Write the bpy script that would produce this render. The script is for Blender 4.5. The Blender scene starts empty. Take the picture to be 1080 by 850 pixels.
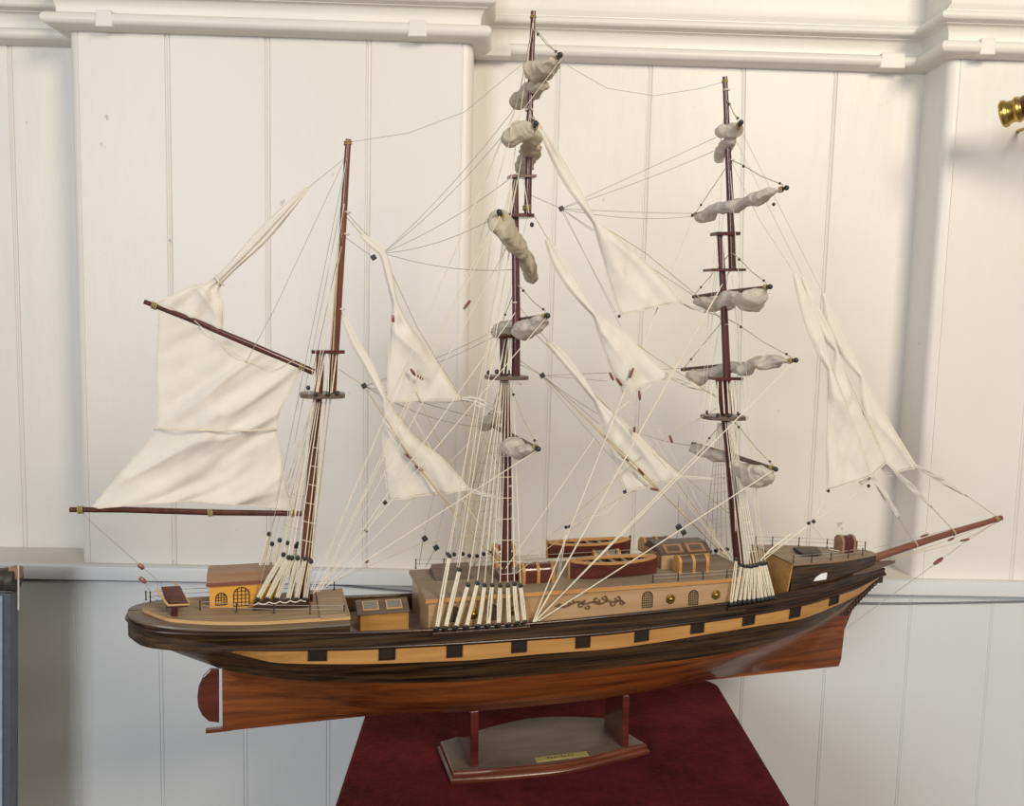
import bpy, bmesh, math, random
from mathutils import Vector, Matrix, noise
random.seed(7)
R = math.radians
C = bpy.context.scene.collection
sc = bpy.context.scene

# ------------------------------------------------------------------ camera geometry
CAMZ = 1.346
F = 900.0
YAW, PIT, ROL = R(1.2), R(5.7), R(1.43)
fw = Vector((math.sin(YAW)*math.cos(PIT), math.cos(YAW)*math.cos(PIT), -math.sin(PIT)))
r0 = Vector((math.cos(YAW), -math.sin(YAW), 0)); u0 = r0.cross(fw)
rt = r0*math.cos(ROL)+u0*math.sin(ROL); up = -r0*math.sin(ROL)+u0*math.cos(ROL)
CAM = Vector((0, 0, CAMZ))
def ray(x, y): return rt*((x-540)/F)+up*((425-y)/F)+fw
def wallpt(x, y, Y):
    d = ray(x, y); return CAM+d*(Y/d.y)
# ship frame: s forward, t towards the viewer (starboard), z up; origin on the keel
SA = R(15.1)
SX = Vector((math.cos(SA), math.sin(SA), 0)); TX = Vector((math.sin(SA), -math.cos(SA), 0))
ORG = CAM+ray(540, 738)*1.10
def stz(x, y, t):
    d = ray(x, y); k = (t-(CAM-ORG).dot(TX))/d.dot(TX)
    p = CAM+d*k-ORG
    return p.dot(SX), t, p.z
def P(x, y, t=0.0):
    a = stz(x, y, t); return Vector((a[0], -a[1], a[2]))
def PZ(x, y, z):
    d = ray(x, y); k = (z+ORG.z-CAM.z)/d.z
    p = CAM+d*k-ORG
    return Vector((p.dot(SX), -p.dot(TX), z))
def L(s, t, z): return Vector((s, -t, z))
TABZ = ORG.z-0.076

# ------------------------------------------------------------------ materials
MATS = {}
def base_mat(name):
    m = bpy.data.materials.new(name); m.use_nodes = True
    nt = m.node_tree; b = nt.nodes['Principled BSDF']
    return m, nt, b
def ramp(nt, stops):
    n = nt.nodes.new('ShaderNodeValToRGB')
    e = n.color_ramp.elements
    while len(e) < len(stops): e.new(0.5)
    for k, (p, c) in enumerate(stops):
        e[k].position = p; e[k].color = (c[0], c[1], c[2], 1)
    return n
def plain(name, col, rough=0.5, metal=0.0, coat=0.0, var=0.12, scale=60.0, bump=0.0):
    m, nt, b = base_mat(name)
    tc = nt.nodes.new('ShaderNodeTexCoord'); nz = nt.nodes.new('ShaderNodeTexNoise')
    nz.inputs['Scale'].default_value = scale; nz.inputs['Detail'].default_value = 4
    nt.links.new(tc.outputs['Object'], nz.inputs['Vector'])
    rp = ramp(nt, [(0.3, [c*(1-var) for c in col]), (0.7, [min(1, c*(1+var)) for c in col])])
    nt.links.new(nz.outputs['Fac'], rp.inputs['Fac']); nt.links.new(rp.outputs['Color'], b.inputs['Base Color'])
    b.inputs['Roughness'].default_value = rough; b.inputs['Metallic'].default_value = metal
    b.inputs['Coat Weight'].default_value = coat; b.inputs['Coat Roughness'].default_value = 0.12
    if bump:
        bp = nt.nodes.new('ShaderNodeBump'); bp.inputs['Strength'].default_value = bump; bp.inputs['Distance'].default_value = 0.002
        nt.links.new(nz.outputs['Fac'], bp.inputs['Height']); nt.links.new(bp.outputs['Normal'], b.inputs['Normal'])
    return m
def wood(name, dark, light, rough=0.4, coat=0.0, stretch=(6, 90, 130), detail=6, lo=0.35, hi=0.65, coatr=0.15, plank=None):
    m, nt, b = base_mat(name)
    tc = nt.nodes.new('ShaderNodeTexCoord'); mp = nt.nodes.new('ShaderNodeMapping')
    mp.inputs['Scale'].default_value = stretch
    nz = nt.nodes.new('ShaderNodeTexNoise'); nz.inputs['Scale'].default_value = 1.0
    nz.inputs['Detail'].default_value = detail; nz.inputs['Roughness'].default_value = 0.65; nz.inputs['Distortion'].default_value = 0.4
    nt.links.new(tc.outputs['Object'], mp.inputs['Vector']); nt.links.new(mp.outputs['Vector'], nz.inputs['Vector'])
    rp = ramp(nt, [(lo, dark), (hi, light)])
    nt.links.new(nz.outputs['Fac'], rp.inputs['Fac'])
    out = rp.outputs['Color']
    if plank:
        sx = nt.nodes.new('ShaderNodeSeparateXYZ'); nt.links.new(tc.outputs['Object'], sx.inputs[0])
        mu = nt.nodes.new('ShaderNodeMath'); mu.operation = 'MULTIPLY'; mu.inputs[1].default_value = 1.0/plank[1]
        nt.links.new(sx.outputs[plank[0]], mu.inputs[0])
        fr = nt.nodes.new('ShaderNodeMath'); fr.operation = 'FRACT'; nt.links.new(mu.outputs[0], fr.inputs[0])
        lt = nt.nodes.new('ShaderNodeMath'); lt.operation = 'LESS_THAN'; lt.inputs[1].default_value = 0.07
        nt.links.new(fr.outputs[0], lt.inputs[0])
        mx = nt.nodes.new('ShaderNodeMix'); mx.data_type = 'RGBA'; mx.inputs['B'].default_value = (*[c*0.55 for c in dark], 1)
        nt.links.new(lt.outputs[0], mx.inputs['Factor']); nt.links.new(out, mx.inputs['A']); out = mx.outputs['Result']
    nt.links.new(out, b.inputs['Base Color'])
    b.inputs['Roughness'].default_value = rough; b.inputs['Coat Weight'].default_value = coat; b.inputs['Coat Roughness'].default_value = coatr
    return m
def paint(name, col, rough=0.42, spots=0.5):
    m, nt, b = base_mat(name)
    tc = nt.nodes.new('ShaderNodeTexCoord')
    n1 = nt.nodes.new('ShaderNodeTexNoise'); n1.inputs['Scale'].default_value = 3.0; n1.inputs['Detail'].default_value = 5
    nt.links.new(tc.outputs['Object'], n1.inputs['Vector'])
    r1 = ramp(nt, [(0.3, [c*0.95 for c in col]), (0.7, col)])
    nt.links.new(n1.outputs['Fac'], r1.inputs['Fac'])
    # small chips and scuffs
    n2 = nt.nodes.new('ShaderNodeTexNoise'); n2.inputs['Scale'].default_value = 34.0; n2.inputs['Detail'].default_value = 3
    nt.links.new(tc.outputs['Object'], n2.inputs['Vector'])
    r2 = ramp(nt, [(0.745, (0, 0, 0)), (0.79, (spots, spots, spots))])
    nt.links.new(n2.outputs['Fac'], r2.inputs['Fac'])
    mx = nt.nodes.new('ShaderNodeMix'); mx.data_type = 'RGBA'; mx.inputs['B'].default_value = (0.25, 0.22, 0.18, 1)
    nt.links.new(r2.outputs['Color'], mx.inputs['Factor']); nt.links.new(r1.outputs['Color'], mx.inputs['A'])
    nt.links.new(mx.outputs['Result'], b.inputs['Base Color'])
    b.inputs['Roughness'].default_value = rough
    n3 = nt.nodes.new('ShaderNodeTexNoise'); n3.inputs['Scale'].default_value = 14.0; n3.inputs['Detail'].default_value = 4
    mp = nt.nodes.new('ShaderNodeMapping'); mp.inputs['Scale'].default_value = (2.5, 2.5, 0.6)
    nt.links.new(tc.outputs['Object'], mp.inputs['Vector']); nt.links.new(mp.outputs['Vector'], n3.inputs['Vector'])
    bp = nt.nodes.new('ShaderNodeBump'); bp.inputs['Strength'].default_value = 0.10; bp.inputs['Distance'].default_value = 0.01
    nt.links.new(n3.outputs['Fac'], bp.inputs['Height']); nt.links.new(bp.outputs['Normal'], b.inputs['Normal'])
    return m
def cloth(name, col, trans=0.25, crease=0.35, dist=0.004, scl=40, dis=0.0):
    m, nt, b = base_mat(name)
    tc = nt.nodes.new('ShaderNodeTexCoord'); nz = nt.nodes.new('ShaderNodeTexNoise')
    nz.inputs['Scale'].default_value = 25; nz.inputs['Detail'].default_value = 5
    nt.links.new(tc.outputs['Object'], nz.inputs['Vector'])
    rp = ramp(nt, [(0.3, [c*0.93 for c in col]), (0.7, col)])
    nt.links.new(nz.outputs['Fac'], rp.inputs['Fac']); nt.links.new(rp.outputs['Color'], b.inputs['Base Color'])
    b.inputs['Roughness'].default_value = 0.85
    bp = nt.nodes.new('ShaderNodeBump'); bp.inputs['Strength'].default_value = crease; bp.inputs['Distance'].default_value = dist
    n2 = nt.nodes.new('ShaderNodeTexNoise'); n2.inputs['Scale'].default_value = scl; n2.inputs['Detail'].default_value = 3; n2.inputs['Distortion'].default_value = dis
    nt.links.new(tc.outputs['Object'], n2.inputs['Vector'])
    nt.links.new(n2.outputs['Fac'], bp.inputs['Height']); nt.links.new(bp.outputs['Normal'], b.inputs['Normal'])
    tr = nt.nodes.new('ShaderNodeBsdfTranslucent'); nt.links.new(rp.outputs['Color'], tr.inputs['Color'])
    ms = nt.nodes.new('ShaderNodeMixShader'); ms.inputs[0].default_value = trans
    o = nt.nodes['Material Output']
    nt.links.new(b.outputs[0], ms.inputs[1]); nt.links.new(tr.outputs[0], ms.inputs[2]); nt.links.new(ms.outputs[0], o.inputs[0])
    return m
M = MATS
M['wall'] = paint('white_wall_paint', (0.79, 0.765, 0.72))
M['trim'] = paint('cream_trim_paint', (0.79, 0.765, 0.71), spots=0.3)
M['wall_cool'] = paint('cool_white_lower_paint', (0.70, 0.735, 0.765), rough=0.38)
M['ledge'] = paint('dusty_ledge_paint', (0.70, 0.665, 0.60), rough=0.6)
M['hull_dark'] = wood('dark_streaked_planking', (0.006, 0.003, 0.0015), (0.10, 0.052, 0.020), 0.36, 0.18, (5, 80, 260), 9, 0.40, 0.70)
M['hull_red'] = wood('varnished_red_brown_planking', (0.035, 0.008, 0.003), (0.27, 0.075, 0.018), 0.3, 0.45, (4, 60, 120), 7, 0.30, 0.72, 0.12)
M['rail_dark'] = wood('dark_rail_wood', (0.012, 0.005, 0.003), (0.045, 0.019, 0.010), 0.3, 0.35, (8, 100, 160))
M['cap'] = wood('dusty_dark_cap_wood', (0.085, 0.058, 0.04), (0.15, 0.105, 0.072), 0.45, 0.2, (8, 90, 130))
M['tan'] = wood('tan_stripe_wood', (0.38, 0.185, 0.052), (0.52, 0.275, 0.088), 0.42, 0.1, (5, 60, 90))
M['tan_edge'] = wood('light_tan_edge_wood', (0.50, 0.30, 0.13), (0.62, 0.40, 0.19), 0.4, 0.2, (6, 60, 90))
M['house'] = wood('dusty_tan_house_wood', (0.36, 0.225, 0.115), (0.47, 0.31, 0.17), 0.45, 0.15, (5, 60, 70))
M['deck'] = wood('dusty_brown_deck_wood', (0.23, 0.165, 0.115), (0.32, 0.235, 0.165), 0.7, 0, (6, 90, 90), 5, 0.3, 0.7)
M['poop'] = wood('poop_deck_wood', (0.27, 0.185, 0.11), (0.38, 0.27, 0.17), 0.65, 0, (6, 90, 90), 5, 0.3, 0.7, plank=(1, 0.012))
M['yellow'] = wood('yellow_varnished_wood', (0.60, 0.27, 0.035), (0.78, 0.40, 0.07), 0.35, 0.3, (6, 60, 60))
M['roof'] = wood('brown_lid_wood', (0.23, 0.125, 0.07), (0.33, 0.19, 0.115), 0.5, 0.1, (6, 80, 80))
M['mast'] = wood('dark_red_mast_wood', (0.045, 0.010, 0.008), (0.10, 0.024, 0.016), 0.3, 0.5, (120, 120, 6))
M['mahogany'] = wood('mahogany_mast_wood', (0.075, 0.016, 0.008), (0.20, 0.058, 0.024), 0.3, 0.5, (120, 120, 6))
M['sprit'] = wood('red_brown_spar_wood', (0.13, 0.04, 0.025), (0.22, 0.08, 0.05), 0.35, 0.4, (8, 120, 120))
M['redwood'] = wood('dark_red_varnished_wood', (0.055, 0.010, 0.006), (0.105, 0.022, 0.013), 0.25, 0.6, (10, 60, 60))
M['brownwood'] = wood('dull_brown_wood', (0.075, 0.045, 0.03), (0.13, 0.085, 0.06), 0.5, 0.1, (10, 60, 60))
M['boat'] = wood('lifeboat_red_wood', (0.055, 0.010, 0.008), (0.12, 0.026, 0.018), 0.3, 0.5, (8, 60, 60))
M['stand_top'] = wood('dusty_stand_wood', (0.075, 0.050, 0.040), (0.125, 0.088, 0.070), 0.45, 0.1, (8, 40, 60))
M['stand'] = wood('red_brown_stand_wood', (0.055, 0.012, 0.006), (0.13, 0.036, 0.016), 0.28, 0.5, (8, 60, 60))
M['sail'] = cloth('cream_sailcloth', (0.89, 0.865, 0.80), 0.28)
M['furled'] = cloth('grey_cream_furled_cloth', (0.80, 0.755, 0.675), 0.42, 0.55, 0.006, 44, 2.0)
M['furl_tan'] = cloth('tan_cream_furled_cloth', (0.74, 0.66, 0.53), 0.34, 0.5, 0.006, 40, 1.8)
M['rope'] = plain('cream_rope', (0.74, 0.68, 0.55), 0.9, var=0.1, scale=300)
M['rope_tan'] = plain('tan_rope', (0.50, 0.42, 0.28), 0.9, var=0.15, scale=300)
M['rope_grey'] = plain('grey_thread', (0.36, 0.34, 0.31), 0.9, var=0.1, scale=300)
M['gold_rope'] = plain('gold_thread', (0.37, 0.295, 0.11), 0.6, var=0.2, scale=300)
M['black'] = plain('black_block_paint', (0.018, 0.022, 0.02), 0.45, var=0.3)
M['iron'] = plain('dull_dark_iron', (0.06, 0.05, 0.045), 0.5, 0.6)
M['port'] = plain('dark_port_wood', (0.014, 0.008, 0.006), 0.55)
M['brass'] = plain('aged_brass', (0.50, 0.34, 0.10), 0.28, 1.0, var=0.3, scale=90)
M['brass_plate'] = plain('dull_brass_plate', (0.42, 0.35, 0.13), 0.45, 0.6, var=0.2, scale=90)
M['glass_grey'] = plain('grey_panel', (0.20, 0.18, 0.155), 0.5)
M['white'] = plain('white_plate', (0.75, 0.77, 0.80), 0.4)
M['ornament'] = plain('bronze_scroll', (0.17, 0.095, 0.05), 0.45, 0.3)
M['blue'] = plain('blue_grey_frame_paint', (0.085, 0.105, 0.135), 0.4, coat=0.2)
M['blue_light'] = plain('pale_blue_frame_edge', (0.30, 0.36, 0.45), 0.4)
M['dark_print'] = plain('dark_picture', (0.02, 0.013, 0.012), 0.25, var=0.5, scale=12)
M['cable'] = plain('grey_cable_sheath', (0.17, 0.18, 0.20), 0.5)
M['floor'] = wood('floor_boards', (0.16, 0.10, 0.06), (0.26, 0.17, 0.10), 0.5, 0, (3, 40, 40), plank=(1, 0.12))
M['carved'] = plain('dark_carved_wood', (0.045, 0.036, 0.03), 0.5, var=0.5, scale=60, bump=0.5)
M['pinkwood'] = plain('worn_brown_wood', (0.33, 0.20, 0.13), 0.6)
def velvet():
    m, nt, b = base_mat('dark_red_velvet')
    tc = nt.nodes.new('ShaderNodeTexCoord'); nz = nt.nodes.new('ShaderNodeTexNoise')
    nz.inputs['Scale'].default_value = 12; nz.inputs['Detail'].default_value = 12; nz.inputs['Roughness'].default_value = 0.8
    nt.links.new(tc.outputs['Object'], nz.inputs['Vector'])
    rp = ramp(nt, [(0.32, (0.010, 0.0015, 0.002)), (0.66, (0.095, 0.012, 0.014))])
    nt.links.new(nz.outputs['Fac'], rp.inputs['Fac']); nt.links.new(rp.outputs['Color'], b.inputs['Base Color'])
    b.inputs['Roughness'].default_value = 0.95
    b.inputs['Specular IOR Level'].default_value = 0.1
    b.inputs['Sheen Weight'].default_value = 0.22; b.inputs['Sheen Tint'].default_value = (0.75, 0.10, 0.10, 1); b.inputs['Sheen Roughness'].default_value = 0.4
    n2 = nt.nodes.new('ShaderNodeTexNoise'); n2.inputs['Scale'].default_value = 160; n2.inputs['Detail'].default_value = 3
    nt.links.new(tc.outputs['Object'], n2.inputs['Vector'])
    bp = nt.nodes.new('ShaderNodeBump'); bp.inputs['Strength'].default_value = 0.5; bp.inputs['Distance'].default_value = 0.003
    nt.links.new(n2.outputs['Fac'], bp.inputs['Height']); nt.links.new(bp.outputs['Normal'], b.inputs['Normal'])
    return m
M['velvet'] = velvet()

# ------------------------------------------------------------------ mesh builder
class MB:
    def __init__(self): self.v = []; self.f = []; self.mi = []; self.mats = []
    def mat(self, m):
        if m not in self.mats: self.mats.append(m)
        return self.mats.index(m)
    def add(self, vs, fs, m):
        k = len(self.v); i = self.mat(m)
        self.v += [Vector(a) for a in vs]
        for f in fs: self.f.append([k+a for a in f]); self.mi.append(i)
    def box(self, a, b, m):
        x0, y0, z0 = a; x1, y1, z1 = b
        vs = [(x0,y0,z0),(x1,y0,z0),(x1,y1,z0),(x0,y1,z0),(x0,y0,z1),(x1,y0,z1),(x1,y1,z1),(x0,y1,z1)]
        self.add(vs, [(0,3,2,1),(4,5,6,7),(0,1,5,4),(1,2,6,5),(2,3,7,6),(3,0,4,7)], m)
    def obox(self, c, ax, ay, az, m):                       # oriented box: centre and three half vectors
        c = Vector(c); vs = []
        for sz in (-1, 1):
            for (sx, sy) in ((-1,-1),(1,-1),(1,1),(-1,1)): vs.append(c+ax*sx+ay*sy+az*sz)
        self.add(vs, [(0,3,2,1),(4,5,6,7),(0,1,5,4),(1,2,6,5),(2,3,7,6),(3,0,4,7)], m)
    def tube(self, pts, rad, m, n=6, cap=True):
        pts = [Vector(p) for p in pts]
        if not isinstance(rad, (list, tuple)): rad = [rad]*len(pts)
        rings = []; ref = None
        for i, p in enumerate(pts):
            d = (pts[min(i+1, len(pts)-1)]-pts[max(i-1, 0)])
            if d.length < 1e-9: d = Vector((0, 0, 1))
            d.normalize()
            if ref is None:
                ref = Vector((0, 1, 0)) if abs(d.y) < 0.9 else Vector((1, 0, 0))
            a = (ref-d*ref.dot(d)).normalized(); ref = a; b = d.cross(a)
            rings.append([p+(a*math.cos(2*math.pi*k/n)+b*math.sin(2*math.pi*k/n))*rad[i] for k in range(n)])
        vs = [q for r in rings for q in r]; fs = []
        for i in range(len(rings)-1):
            for k in range(n):
                k2 = (k+1) % n; fs.append((i*n+k, i*n+k2, (i+1)*n+k2, (i+1)*n+k))
        if cap:
            fs.append(tuple(range(n-1, -1, -1))); fs.append(tuple((len(rings)-1)*n+k for k in range(n)))
        self.add(vs, fs, m)
    def grid(self, rows, m, close=False):
        nr, nc = len(rows), len(rows[0])
        vs = [q for r in rows for q in r]; fs = []
        for i in range(nr-1):
            for k in range(nc if close else nc-1):
                k2 = (k+1) % nc; fs.append((i*nc+k, i*nc+k2, (i+1)*nc+k2, (i+1)*nc+k))
        self.add(vs, fs, m)
    def ball(self, c, r, m, n=8, sq=(1,1,1)):
        c = Vector(c); rows = []
        for i in range(n//2+1):
            a = math.pi*i/(n//2)
            rows.append([c+Vector((r*sq[0]*math.sin(a)*math.cos(2*math.pi*k/n), r*sq[1]*math.sin(a)*math.sin(2*math.pi*k/n), r*sq[2]*math.cos(a))) for k in range(n)])
        self.grid(rows, m, True)
    def prism(self, outline, d, m):                         # closed 3D outline extruded along vector d
        o = [Vector(p) for p in outline]; n = len(o); d = Vector(d)
        vs = o+[p+d for p in o]
        fs = [tuple(range(n-1, -1, -1)), tuple(range(n, 2*n))]+[(i, (i+1) % n, n+(i+1) % n, n+i) for i in range(n)]
        self.add(vs, fs, m)
    def build(self, name, parent=None, smooth=False, bevel=0, solid=0, angle=35, seg=2):
        me = bpy.data.meshes.new(name)
        me.from_pydata([tuple(v) for v in self.v], [], self.f)
        for m in self.mats: me.materials.append(m)
        for p, i in zip(me.polygons, self.mi): p.material_index = i
        bm = bmesh.new(); bm.from_mesh(me)
        bmesh.ops.remove_doubles(bm, verts=bm.verts, dist=1e-6)
        bmesh.ops.recalc_face_normals(bm, faces=bm.faces)
        bm.to_mesh(me); bm.free()
        if smooth:
            for p in me.polygons: p.use_smooth = True
            me.set_sharp_from_angle(angle=R(angle))
        o = bpy.data.objects.new(name, me); C.objects.link(o)
        if parent: o.parent = parent
        if solid:
            md = o.modifiers.new('solid', 'SOLIDIFY'); md.thickness = solid; md.offset = 0
        if bevel:
            md = o.modifiers.new('bevel', 'BEVEL'); md.width = bevel; md.segments = seg; md.limit_method = 'ANGLE'
        return o
def tag(o, label, cat=None, group=None):
    o['label'] = label
    if cat: o['category'] = cat
    if group: o['group'] = group
    return o
def empty(name, loc, rz=0):
    o = bpy.data.objects.new(name, None); C.objects.link(o); o.location = loc; o.rotation_euler.z = rz
    o.empty_display_size = 0.05
    return o
def struct(o): o['kind'] = 'structure'; return o
def lerp(a, b, u): return a+(b-a)*u
def interp(tab, x):
    if x <= tab[0][0]: return tab[0][1]
    for (a, b), (c, d) in zip(tab, tab[1:]):
        if x <= c: return b+(d-b)*(x-a)/(c-a)
    return tab[-1][1]
def spline(tab):
    """smooth function through (x, y) pairs (monotone-limited Hermite)"""
    n = len(tab); sl = []
    for i in range(n-1): sl.append((tab[i+1][1]-tab[i][1])/(tab[i+1][0]-tab[i][0]))
    mm = [sl[0]]+[0 if sl[i-1]*sl[i] <= 0 else 2*sl[i-1]*sl[i]/(sl[i-1]+sl[i]) for i in range(1, n-1)]+[sl[-1]]
    def f(x):
        if x <= tab[0][0]: return tab[0][1]
        if x >= tab[-1][0]: return tab[-1][1]
        for i in range(n-1):
            if x <= tab[i+1][0]:
                h = tab[i+1][0]-tab[i][0]; u = (x-tab[i][0])/h
                return ((1+2*u)*(1-u)**2*tab[i][1]+u*(1-u)**2*h*mm[i]+u*u*(3-2*u)*tab[i+1][1]+u*u*(u-1)*h*mm[i+1])
    return f
def polysample(pts, n):
    """n points evenly along a smooth curve through 3D points"""
    pts = [Vector(p) for p in pts]; dense = []
    for i in range(len(pts)-1):
        p0 = pts[max(i-1, 0)]; p1 = pts[i]; p2 = pts[i+1]; p3 = pts[min(i+2, len(pts)-1)]
        for k in range(12):
            u = k/12
            dense.append(0.5*((2*p1)+(p2-p0)*u+(2*p0-5*p1+4*p2-p3)*u*u+(3*p1-p0-3*p2+p3)*u**3))
    dense.append(pts[-1])
    ln = [0.0]
    for a, b in zip(dense, dense[1:]): ln.append(ln[-1]+(b-a).length)
    out = []; j = 0
    for i in range(n):
        w = ln[-1]*i/(n-1)
        while j < len(ln)-2 and ln[j+1] < w: j += 1
        d = ln[j+1]-ln[j]; u = 0 if d == 0 else (w-ln[j])/d
        out.append(dense[j].lerp(dense[j+1], min(1, u)))
    return out

# ================================================================== THE ROOM
BOXY, RECY, LEDY, LOWY = 1.48, 1.57, 1.455, 1.472
RAILZ = 1.800            # underside of the picture rail
LEDZ = wallpt(540, 606, LEDY).z
XB0, XB1 = wallpt(78, 300, BOXY).x, wallpt(494, 300, BOXY).x
XP0 = wallpt(985, 300, BOXY).x
XL, XR = -1.7, 1.9
def board_wall(name, x0, x1, Y, z0, z1, grooves, mat, w=0.0048, dep=0.0022, bead=True, slant={}):
    """vertical boarding: flat boards with a groove and a thin bead at every joint, solid behind"""
    prof = [(x0, Y)]; dx = [0.0]
    for gi, g in enumerate(sorted(grooves)):
        if not (x0+0.02 < g < x1-0.02): continue
        n0 = len(prof)
        prof += [(g-w, Y), (g-w+0.0012, Y+dep), (g-w+0.0028, Y+dep)]
        if bead:
            for k in range(5):
                a = math.pi*k/4
                prof.append((g-w+0.0028+(w-0.0008)*(1-math.cos(a))/2*1.35, Y+dep*(1-math.sin(a)*1.15)))
        prof += [(g+w-0.0028, Y+dep), (g+w-0.0012, Y+dep), (g+w, Y)]
        dx += [slant.get(gi, 0.0)]*(len(prof)-n0)
    prof.append((x1, Y)); dx.append(0.0)
    mb = MB()
    mb.grid([[Vector((x+d, y, z0)) for (x, y), d in zip(prof, dx)], [Vector((x-d, y, z1)) for (x, y), d in zip(prof, dx)]], mat)
    mb.add([(x0, Y+0.06, z0), (x1, Y+0.06, z0), (x1, Y+0.06, z1), (x0, Y+0.06, z1)], [(0, 1, 2, 3)], mat)
    return struct(mb.build(name))
TOPZ = 2.5
gb = [wallpt(x, 300, BOXY).x for x in (180, 283, 387)]
gl = [wallpt(x, 300, RECY).x for x in (18, -90, -190)]
gc = [wallpt(x, 300, RECY).x for x in (582, 677, 775, 868)]
gp = [wallpt(x, 500, BOXY).x for x in (1075, 1170, 1265)]
board_wall('wall_left', XL, XB0+0.03, RECY, LEDZ-0.01, TOPZ, gl, M['wall'])
board_wall('wall_center', XB1-0.03, XP0+0.03, RECY, LEDZ-0.01, TOPZ, gc, M['wall'], slant={2: 0.028})
def pier(name, x0, x1, grooves, left=True, right=True):
    """a boxed-out section of boarding with rounded corner beads"""
    rr = 0.016; prof = []
    if left:
        prof += [(x0, RECY+0.01), (x0, BOXY+rr*0.9)]
        for k in range(7):
            a = math.pi/2*k/6; prof.append((x0+rr*(1-math.cos(a)), BOXY+rr*0.9*(1-math.sin(a))))
        prof += [(x0+rr+0.0005, BOXY+0.0015), (x0+rr+0.0025, BOXY+0.0015)]
    w, dep = 0.0048, 0.0022
    prof.append(((x0+rr+0.003) if left else x0, BOXY))
    for g in grooves:
        prof += [(g-w, BOXY), (g-w+0.0012, BOXY+dep), (g-w+0.0028, BOXY+dep)]
        for k in range(5):
            a = math.pi*k/4
            prof.append((g-w+0.0028+(w-0.0008)*(1-math.cos(a))/2*1.35, BOXY+dep*(1-math.sin(a)*1.15)))
        prof += [(g+w-0.0028, BOXY+dep), (g+w-0.0012, BOXY+dep), (g+w, BOXY)]
    if right:
        prof += [(x1-rr-0.003, BOXY), (x1-rr-0.0025, BOXY+0.0015), (x1-rr-0.0005, BOXY+0.0015)]
        for k in range(7):
            a = math.pi/2*k/6; prof.append((x1-rr*(1-math.sin(a)), BOXY+rr*0.9*(1-math.cos(a))))
        prof += [(x1, RECY+0.01)]
    else: prof.append((x1, BOXY))
    mb = MB()
    mb.grid([[Vector((x, y, LEDZ-0.01)) for x, y in prof], [Vector((x, y, TOPZ)) for x, y in prof]], M['wall'])
    return struct(mb.build(name, smooth=True, angle=30))
pier('wall_front_left', XB0, XB1, gb)
pier('wall_front_right', XP0, XR, gp, right=False)
# lower panelling and ledge
s0 = wallpt(863, 800, LOWY).x; dg = wallpt(948, 800, LOWY).x-s0
gw = [s0+dg*k for k in range(-15, 7)]
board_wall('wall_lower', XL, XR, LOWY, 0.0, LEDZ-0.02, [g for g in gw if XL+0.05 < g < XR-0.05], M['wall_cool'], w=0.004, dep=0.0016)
def sweep(name, path, prof, mat, angle=30):
    """profile (out, z) swept along plan points with mitred corners; 'out' is to the viewer's side"""
    pts = [Vector((x, y, 0)) for x, y in path]; rows = []
    for i, p in enumerate(pts):
        ns = []
        if i > 0: d = (p-pts[i-1]).normalized(); ns.append(Vector((d.y, -d.x, 0)))
        if i < len(pts)-1: d = (pts[i+1]-p).normalized(); ns.append(Vector((d.y, -d.x, 0)))
        n = ns[0] if len(ns) == 1 else (ns[0]+ns[1])/(1+ns[0].dot(ns[1]))
        rows.append([p+n*o+Vector((0, 0, z)) for o, z in prof])
    mb = MB(); mb.grid(rows, mat); return struct(mb.build(name, smooth=True, angle=angle))
LH = 0.024
ledge = MB()
pf = [(0, LEDZ), (0.0155, LEDZ), (0.0166, LEDZ-0.0006), (0.017, LEDZ-0.002), (0.017, LEDZ-LH+0.001), (0.0163, LEDZ-LH), (0.0, LEDZ-LH)]
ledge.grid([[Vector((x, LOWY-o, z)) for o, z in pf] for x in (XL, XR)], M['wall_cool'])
ledge.add([(XL, LOWY, LEDZ), (XR, LOWY, LEDZ), (XR, RECY+0.03, LEDZ), (XL, RECY+0.03, LEDZ)], [(0, 1, 2, 3)], M['ledge'])
struct(ledge.build('trim_1', smooth=True, angle=30))
# picture rail and cornice, following the piers
path = [(XL, RECY), (XB0, RECY), (XB0, BOXY), (XB1, BOXY), (XB1, RECY), (XP0, RECY), (XP0, BOXY), (XR, BOXY)]
def bead(z0, z1, o, n=8, base=0.0):
    return [(base+(o-base)*math.sin(math.pi*(0.5*k/n if k <= n else 0.5))**0.8, z0+(z1-z0)*(0.5-0.5*math.cos(math.pi*k/n))) for k in range(n+1)]
def half_round(zb, h, o, base):
    return [(base+(o-base)*math.sqrt(max(0, 1-(2*k/8-1)**2)), zb+h*k/8) for k in range(9)]
z = RAILZ
prof = [(-0.01, z)]+half_round(z, 0.026, 0.030, 0.012)+[(0.012, z+0.030)]
for k in range(6):                                           # hollow between the beads
    a = math.pi/2*k/5; prof.append((0.012+0.012*(1-math.cos(a)), z+0.030+0.020*math.sin(a)))
prof += half_round(z+0.051, 0.019, 0.037, 0.024)+[(0.024, z+0.0715), (0.024, z+0.0725)]
for k in range(7):
    a = math.pi/2*k/6; prof.append((0.010+0.014*(1-math.sin(a)), z+0.0725+0.014*math.sin(a)*0.8+0.004*k/6))
prof += [(0.010, z+0.10), (0.010, TOPZ)]
sweep('trim_2', path, prof, M['trim'])
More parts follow.
